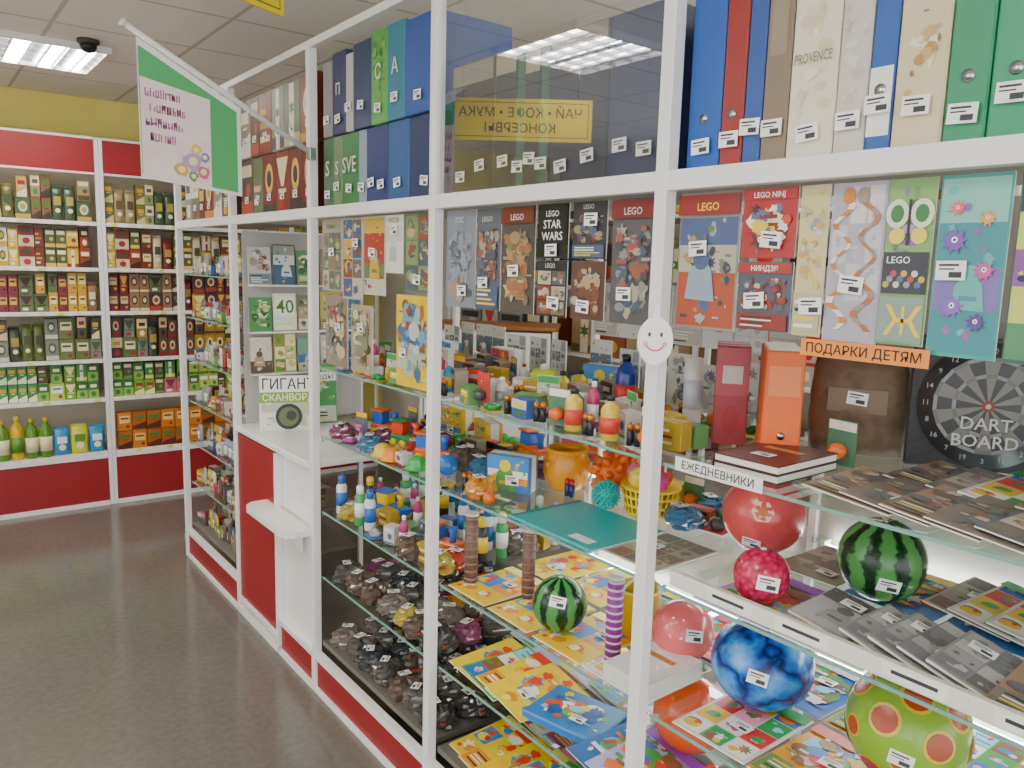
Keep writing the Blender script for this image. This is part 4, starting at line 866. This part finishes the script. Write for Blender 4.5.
DB=[lump('#3a3836','dark plastic bag of small goods with price tag',1),lump('#4a4642','dark brown plastic bag of goods with price tag',2),lump('#36383c','black plastic bag of small goods with price tag',3),lump('#54504c','dark grey plastic bag of goods with price tag',4),lump('#5a4a40','brown plastic bag of goods with tag',5),lump('#6a6058','grey-brown crinkled plastic bag of goods',6)]
CB=[lump(c,'colourful plastic bag of small toys',10+i,.048) for i,c in enumerate(['#c8841c','#a83a2a','#3a6a90','#a8983a','#7a3a5a'])]
BAT=[]
for c,c2,lb in(('#1c2a6a','#c8302a','blue and red battery pair in wrap'),('#2a2a2e','#c87a2a','black and copper battery pair in wrap')):
    b=MB()
    for s in(-1,1):
        b.lathe([(.008,0),(.008,.035)],mat(c,.25),12,(s*.0085,0,0)); b.lathe([(.008,.035),(.008,.046),(.003,.047),(.003,.05)],mat(c2,.25,.5),12,(s*.0085,0,0))
    BAT.append(TP('battery_pack',b.mesh('battery_pack'),lb,'battery',(.034,.018,.05)))
TB=[]
for i,(c,a,l_,lb) in enumerate([('#d84a2a','#f0d020','#f4f0e0','red boxed toy with yellow label'),('#3a7ac0','#f4f0e0','#f0a01c','blue boxed toy with white label'),('#e0b82a','#3a8a4a','#f4f0e0','yellow boxed toy with green label'),('#c8c4ba','#d83a6a','#3a6ab0','white boxed toy with pink label')]):
    t=magazine(.13,.10,c,[a,l_,c,'#3a8ad0','#e86a1c','#f0d020','#5a9a4a'],lb,seed=700+i,n=22,t=.06,name='toy_box',cat='box'); TB.append(t)
def train(c,c2,lb):
    b=MB(); b.box((0,0,.03),(.13,.055,.03),mat(c,.3),.006); b.box((-.035,0,.065),(.05,.05,.045),mat(c2,.3),.006); b.box((-.035,0,.092),(.06,.058,.008),mat(c,.3),.003); b.lathe([(.012,.04),(.010,.07),(.016,.09)],mat(c2,.3),14,(.035,0,0))
    ps=[]
    for sx in(-1,0,1):
        for sy in(-1,1):
            q=MB(); q.lathe([(.014,-.005),(.016,0),(.014,.005)],mat('#e8c81c',.3),16,axis='Y'); ps.append(('wheel',q.mesh('wheel'),Matrix.Translation((sx*.042,sy*.031,.0161))))
    return TP('toy_truck',b.mesh('toy_truck'),lb,'toy',(.13,.07,.1),ps)
TR=[train('#2a8a4a','#e8401c','green and red plastic toy locomotive'),train('#e86a1c','#2a6ad0','orange and blue plastic toy locomotive'),train('#2a6ad0','#f0c81c','blue and yellow plastic toy locomotive')]
def fill(x0,x1,y0,y1,z,cell,tps,grp,prob=.9,zo=.0012,jit=.5,pack=.8):
    key=round(z,2); ys=y0+cell/2
    while ys<y1-cell*.4:
        xs=x0+cell/2
        while xs<x1-cell*.4:
            if R.random()<prob:
                t=R.choice(tps); r=max(t.size[0],t.size[1])/2; x=xs+R.uniform(-.1,.1)*cell; y=ys+R.uniform(-.1,.1)*cell
                if r>cell*.52: r=cell*.5
                if all((x-a)**2+(y-c)**2>(r+d)**2 for a,c,d in FOOT.get(key,[])):
                    if t.name in('blister_pack',) and R.random()<.7:
                        put(t,(x,y,z+zo+.002),rz=FW+R.uniform(-jit,jit),flat=True,group=grp)
                    else: put(t,(x,y,z+zo),rz=FW+R.uniform(-jit,jit),group=grp)
                    occ(key,x,y,r*pack)
            xs+=cell
        ys+=cell
XA,XE=X0+.035,XB-.035
def big(z,pts,tps,grp):
    for x,y in pts:
        t=R.choice(tps); hero(t,x,y,z+.0012,z,max(t.size[0],t.size[1])*.42,rz=FW+R.uniform(-.5,.5),group=grp)
big(S3,[(1.30,1.70),(1.62,1.76),(1.64,1.58),(1.30,2.08),(1.33,2.30),(1.52,2.15),(1.58,2.42),(1.36,2.50),(1.6,1.95)],TR+TB,'larger toys on the glass shelf')
big(S2,[(1.30,2.02),(1.34,2.42),(1.55,2.20),(1.6,2.48)],TB+TR,'larger toys on the glass shelf')
big(S4,[(1.55,1.60),(1.56,2.1),(1.50,2.38),(1.35,2.2)],TB,'larger boxes on the glass shelf')
STAT=SM+BL*2+SB*2+TA+BAT*2
for (y0,y1) in((1.06,1.82),(1.86,2.62)): fill(XA,XE,y0,y1,S4,.060,STAT,'small stationery on the glass shelf',1,pack=.5)
fill(XA,XE,1.06,1.82,S3,.068,MO+CARS+BAT*2+CB+SB+BL,'small toys on the glass shelf',1,pack=.6)
fill(XA,XE,1.86,2.62,S3,.072,MO+CARS+CB+SB+DB[4:]+BL,'small toys on the glass shelf',1,pack=.6)
fill(XA,XE,1.86,2.62,S2,.074,SPR+SM+CB+DB[3:]+SPR+SB+BL,'mixed goods on the glass shelf',1,pack=.6)
fill(XA,XE,1.86,2.62,S1,.102,DB+CB+DB,'bags of goods on the lower shelves',1,pack=.65)
fill(XA,XE,1.86,2.62,.2,.105,DB,'bags of goods on the lower shelves',1,pack=.65)
fill(XA,XE,.25,1.0,S4,.075,SB+BL,'small stationery on the glass shelf',.8)
fill(XA,XE,.25,1.0,.2,.12,CB+DB,'bags of goods on the lower shelves',1)
PK2=[pouch(.055,.02,.08,c,a,lb+' on glass shelf','sweet_packet','packet',seed=90+i) for i,(c,a,lb) in enumerate([('#b83a2a','#f0d8a0','small red packet'),('#8a9ab0','#e8e8f0','small pale blue packet'),('#c8b04a','#6a3a1c','small yellow packet'),('#6a5a54','#c8a878','small brown packet'),('#d8d0c0','#a83a3a','small cream packet'),('#8a9a8a','#e8e0b0','small grey-green packet'),('#b8b8b4','#e8e0b0','small silver packet')])]
for i,z in enumerate(TALL):
    fill(XA,XA+.33,3.51,4.29,z,.060,PK2+SB,'small packets in the tall glass cabinet',.97,zo=.0012 if i else .0005,jit=.25,pack=.7)
def booklet(w,h,base,cols,label,loc,rz,tilt=-.12,seed=0,n=14,extra=None,tag=False):
    t=magazine(w,h,base,cols,label,seed=seed,n=n,tag=tag,name='booklet',cat='booklet',extra=extra); put(t,loc,rz=rz,tilt=tilt); return t
def gig(b,y):
    b.rect(-.12,.165,.12,.235,y,mat('#f2efe4',.4)); b.text('ГИГАНТ',.064,0,.178,y-.0006,mat('#141414',.4),maxw=.215)
    b.rect(-.12,.120,.12,.165,y,mat('#7aa83a',.4)); b.text('СКАНВОРД',.040,0,.129,y-.0006,mat('#f8f4c8',.4),maxw=.215)
    b.disc(0,.060,.056,y,mat('#22221e',.4),18); b.disc(0,.060,.042,y-.0004,mat('#5a6a3a',.4),14); b.disc(.01,.064,.022,y-.0008,mat('#2c2c24',.4),10)
booklet(.24,.235,'#e8e6dc',['#98b880','#6a9040','#b8b8a0','#e0dcd0'],'white crossword magazine with green-yellow band on counter',(1.275,3.22,.8795),-.35,extra=gig,seed=1,n=20)
def forty(b,y): b.rect(-.045,.06,.045,.155,y,mat('#f0f2e4',.4)); b.text('40',.085,0,.078,y-.0006,mat('#3a7a1e',.4),maxw=.08)
LS=[('#5a9ab0',['#6aa080','#3a7a5a','#c8c4a0','#3a6aa0']),('#b8a84a',['#c8c080','#88903a','#5a8a3a','#e8e0b0']),('#8a7a6a',['#a8987a','#5a4a3a','#6a7a5a','#d8d0b8']),('#4a8a4a',['#78a060','#2a5a34','#c8c880','#e0e8c0']),('#2c4a6a',['#5a8aa0','#98a090','#3a5a7a','#d0d8d8']),('#c8c4b8',['#a89a8a','#e0dcd0','#8a3a2a','#6a7a8a'])]
LB=['blue-green printed leaflet on white ledge','yellow printed leaflet on white ledge','brown printed leaflet on white ledge','green printed leaflet on white ledge','dark blue printed leaflet on white ledge','cream printed leaflet on white ledge']
booklet(.105,.165,'#e0e2d0',['#c8d8a0','#b8c880','#e0e8c8'],'white leaflet with large green number',(1.34,3.405,1.2925),-.05,seed=3,n=8,extra=forty)
k=0
for zr in(1.1045,1.2895,1.4945):
    for xx in(1.23,1.34,1.45,1.56,1.66):
        if zr==1.2895 and xx==1.34: continue
        i=(k*5+2)%6; k+=1
        booklet(.10,.15+.012*(k%3),LS[i][0],LS[i][1],LB[i],(xx,3.412,zr+.0005),-.05,tilt=-.08,seed=20+k,n=20)
def vody(b,y): b.rect(-.06,.19,.06,.23,y,mat('#e4e4da',.4)); b.text('ВОДЫ',.03,0,.198,y-.0006,mat('#2a7a3a',.4),maxw=.1)
booklet(.12,.27,'#2f8a3f',['#5aa03a','#1f6a34','#c8c85a','#b4c4aa','#3a7a3a'],'green packet with white lettering on the counter',(1.47,3.30,.8795),-.25,seed=6,extra=vody,n=26)

# =================================================================== STAFF AREA BEHIND THE CASES
def cab():
    e=bpy.data.objects.new('cabinet',None); COL.objects.link(e); e.matrix_local=Matrix.Translation((2.32,3.20,0))@Matrix.Rotation(-.75,4,'Z')
    e['label']='white cabinet with brown wooden top edge'; e['category']='cabinet'
    W=mat('#f0eeea',.5)
    def B(n,c,d,m): q=MB(); q.box(c,d,m,.002); obj(n,q.mesh(n),None,e)
    B('side_panel',(-.32,0,.65),(.018,.30,1.3),W); B('side_panel',(.32,0,.65),(.018,.30,1.3),W); B('back_panel',(0,.145,.65),(.62,.01,1.3),W)
    B('cabinet_top',(0,0,1.31),(.68,.33,.02),mat('#9a6228',.4))
    for s in(-1,1): B('door',(s*.155,-.156,.66),(.30,.012,1.26),W); B('handle',(s*.03,-.17,.95),(.008,.014,.09),CHROME)
cab()
RK=[(.2,1.2),(1.25,2.25),(2.3,3.3),(3.35,4.35)]
for k,(ya,yb) in enumerate(RK):
    e=bpy.data.objects.new('stock_rack',None); COL.objects.link(e); e.location=(2.99,(ya+yb)/2,0); e['label']='plain white storage rack with stocked shelves'; e['category']='rack'; e['group']='storage racks'
    for z in(.3,.75,1.15,1.5,1.85):
        q=MB(); q.box((0,0,z),(.36,yb-ya-.04,.018),WHITE,.001); obj('shelf',q.mesh('shelf'),None,e)
    for a in(-1,1):
        for c in(-1,1):
            q=MB(); q.box((a*.18,c*((yb-ya)/2-.01),1.1),(.02,.02,2.2),WHITE); obj('upright',q.mesh('upright'),None,e)
BX=[carton(w_,.25,h_,c,a,l_,'plain printed cardboard stock carton','stock_carton','box',seed=300+i) for i,(w_,h_,c,a,l_) in enumerate([(.2,.2,'#a88a60','#6a4a2a','#e8dcc0'),(.16,.24,'#b8b4a8','#3a5a8a','#c8302a'),(.22,.18,'#8a8a88','#b8b8b0','#2a2a2a'),(.14,.25,'#3a6a8a','#e8e0c0','#f0c81c'),(.18,.22,'#984a2a','#f0e0b0','#2a2a2a')])]
for (ya,yb) in RK:
    for z in(.75,1.15,1.5,1.85):
        y=ya+.05
        while y<yb-.25:
            t=R.choice(BX); put(t,(2.95,y+t.size[0]/2,z+.0095),rz=FW,group='stock cartons on the storage racks'); y+=t.size[0]+R.uniform(.005,.02)
for i in range(7):
    t=magazine(.10,.16,'#d8d6d0',['#a8a8a8','#e8e8e4','#8a9aaa','#c8c4ba','#b8b8b8'],'white hanging card pack on rear rail',seed=400+i%3,n=16,tag=False,name='card_pack',cat='card pack')
    put(t,(1.70,1.12+i*.105,1.40),rz=FW,group='card packs hanging at the rear')
b=MB(); b.lathe([(.005,-.375),(.005,.375)],CHROME,10,axis='Y')
thing('hanging_rail',b.mesh('hanging_rail'),(1.715,1.4325,1.565),'thin chrome rail across the rear posts','rail')

# camera
XC=Vector((1043,88,-791)).normalized(); YC=Vector((-612,134,-791)); YC=(YC-XC*YC.dot(XC)).normalized(); ZC=XC.cross(YC)
cd=bpy.data.cameras.new('camera'); co=bpy.data.objects.new('camera',cd); COL.objects.link(co)
cd.sensor_width=36; cd.lens=36*791/1024; cd.clip_start=.05
M=Matrix((XC,YC,ZC)).to_4x4(); M.translation=Vector((0,0,1.6)); co.matrix_world=M
SC.camera=co
wd=bpy.data.worlds.new('world'); SC.world=wd; wd.use_nodes=True
wd.node_tree.nodes['Background'].inputs[0].default_value=(.96,.98,1,1); wd.node_tree.nodes['Background'].inputs[1].default_value=3.4
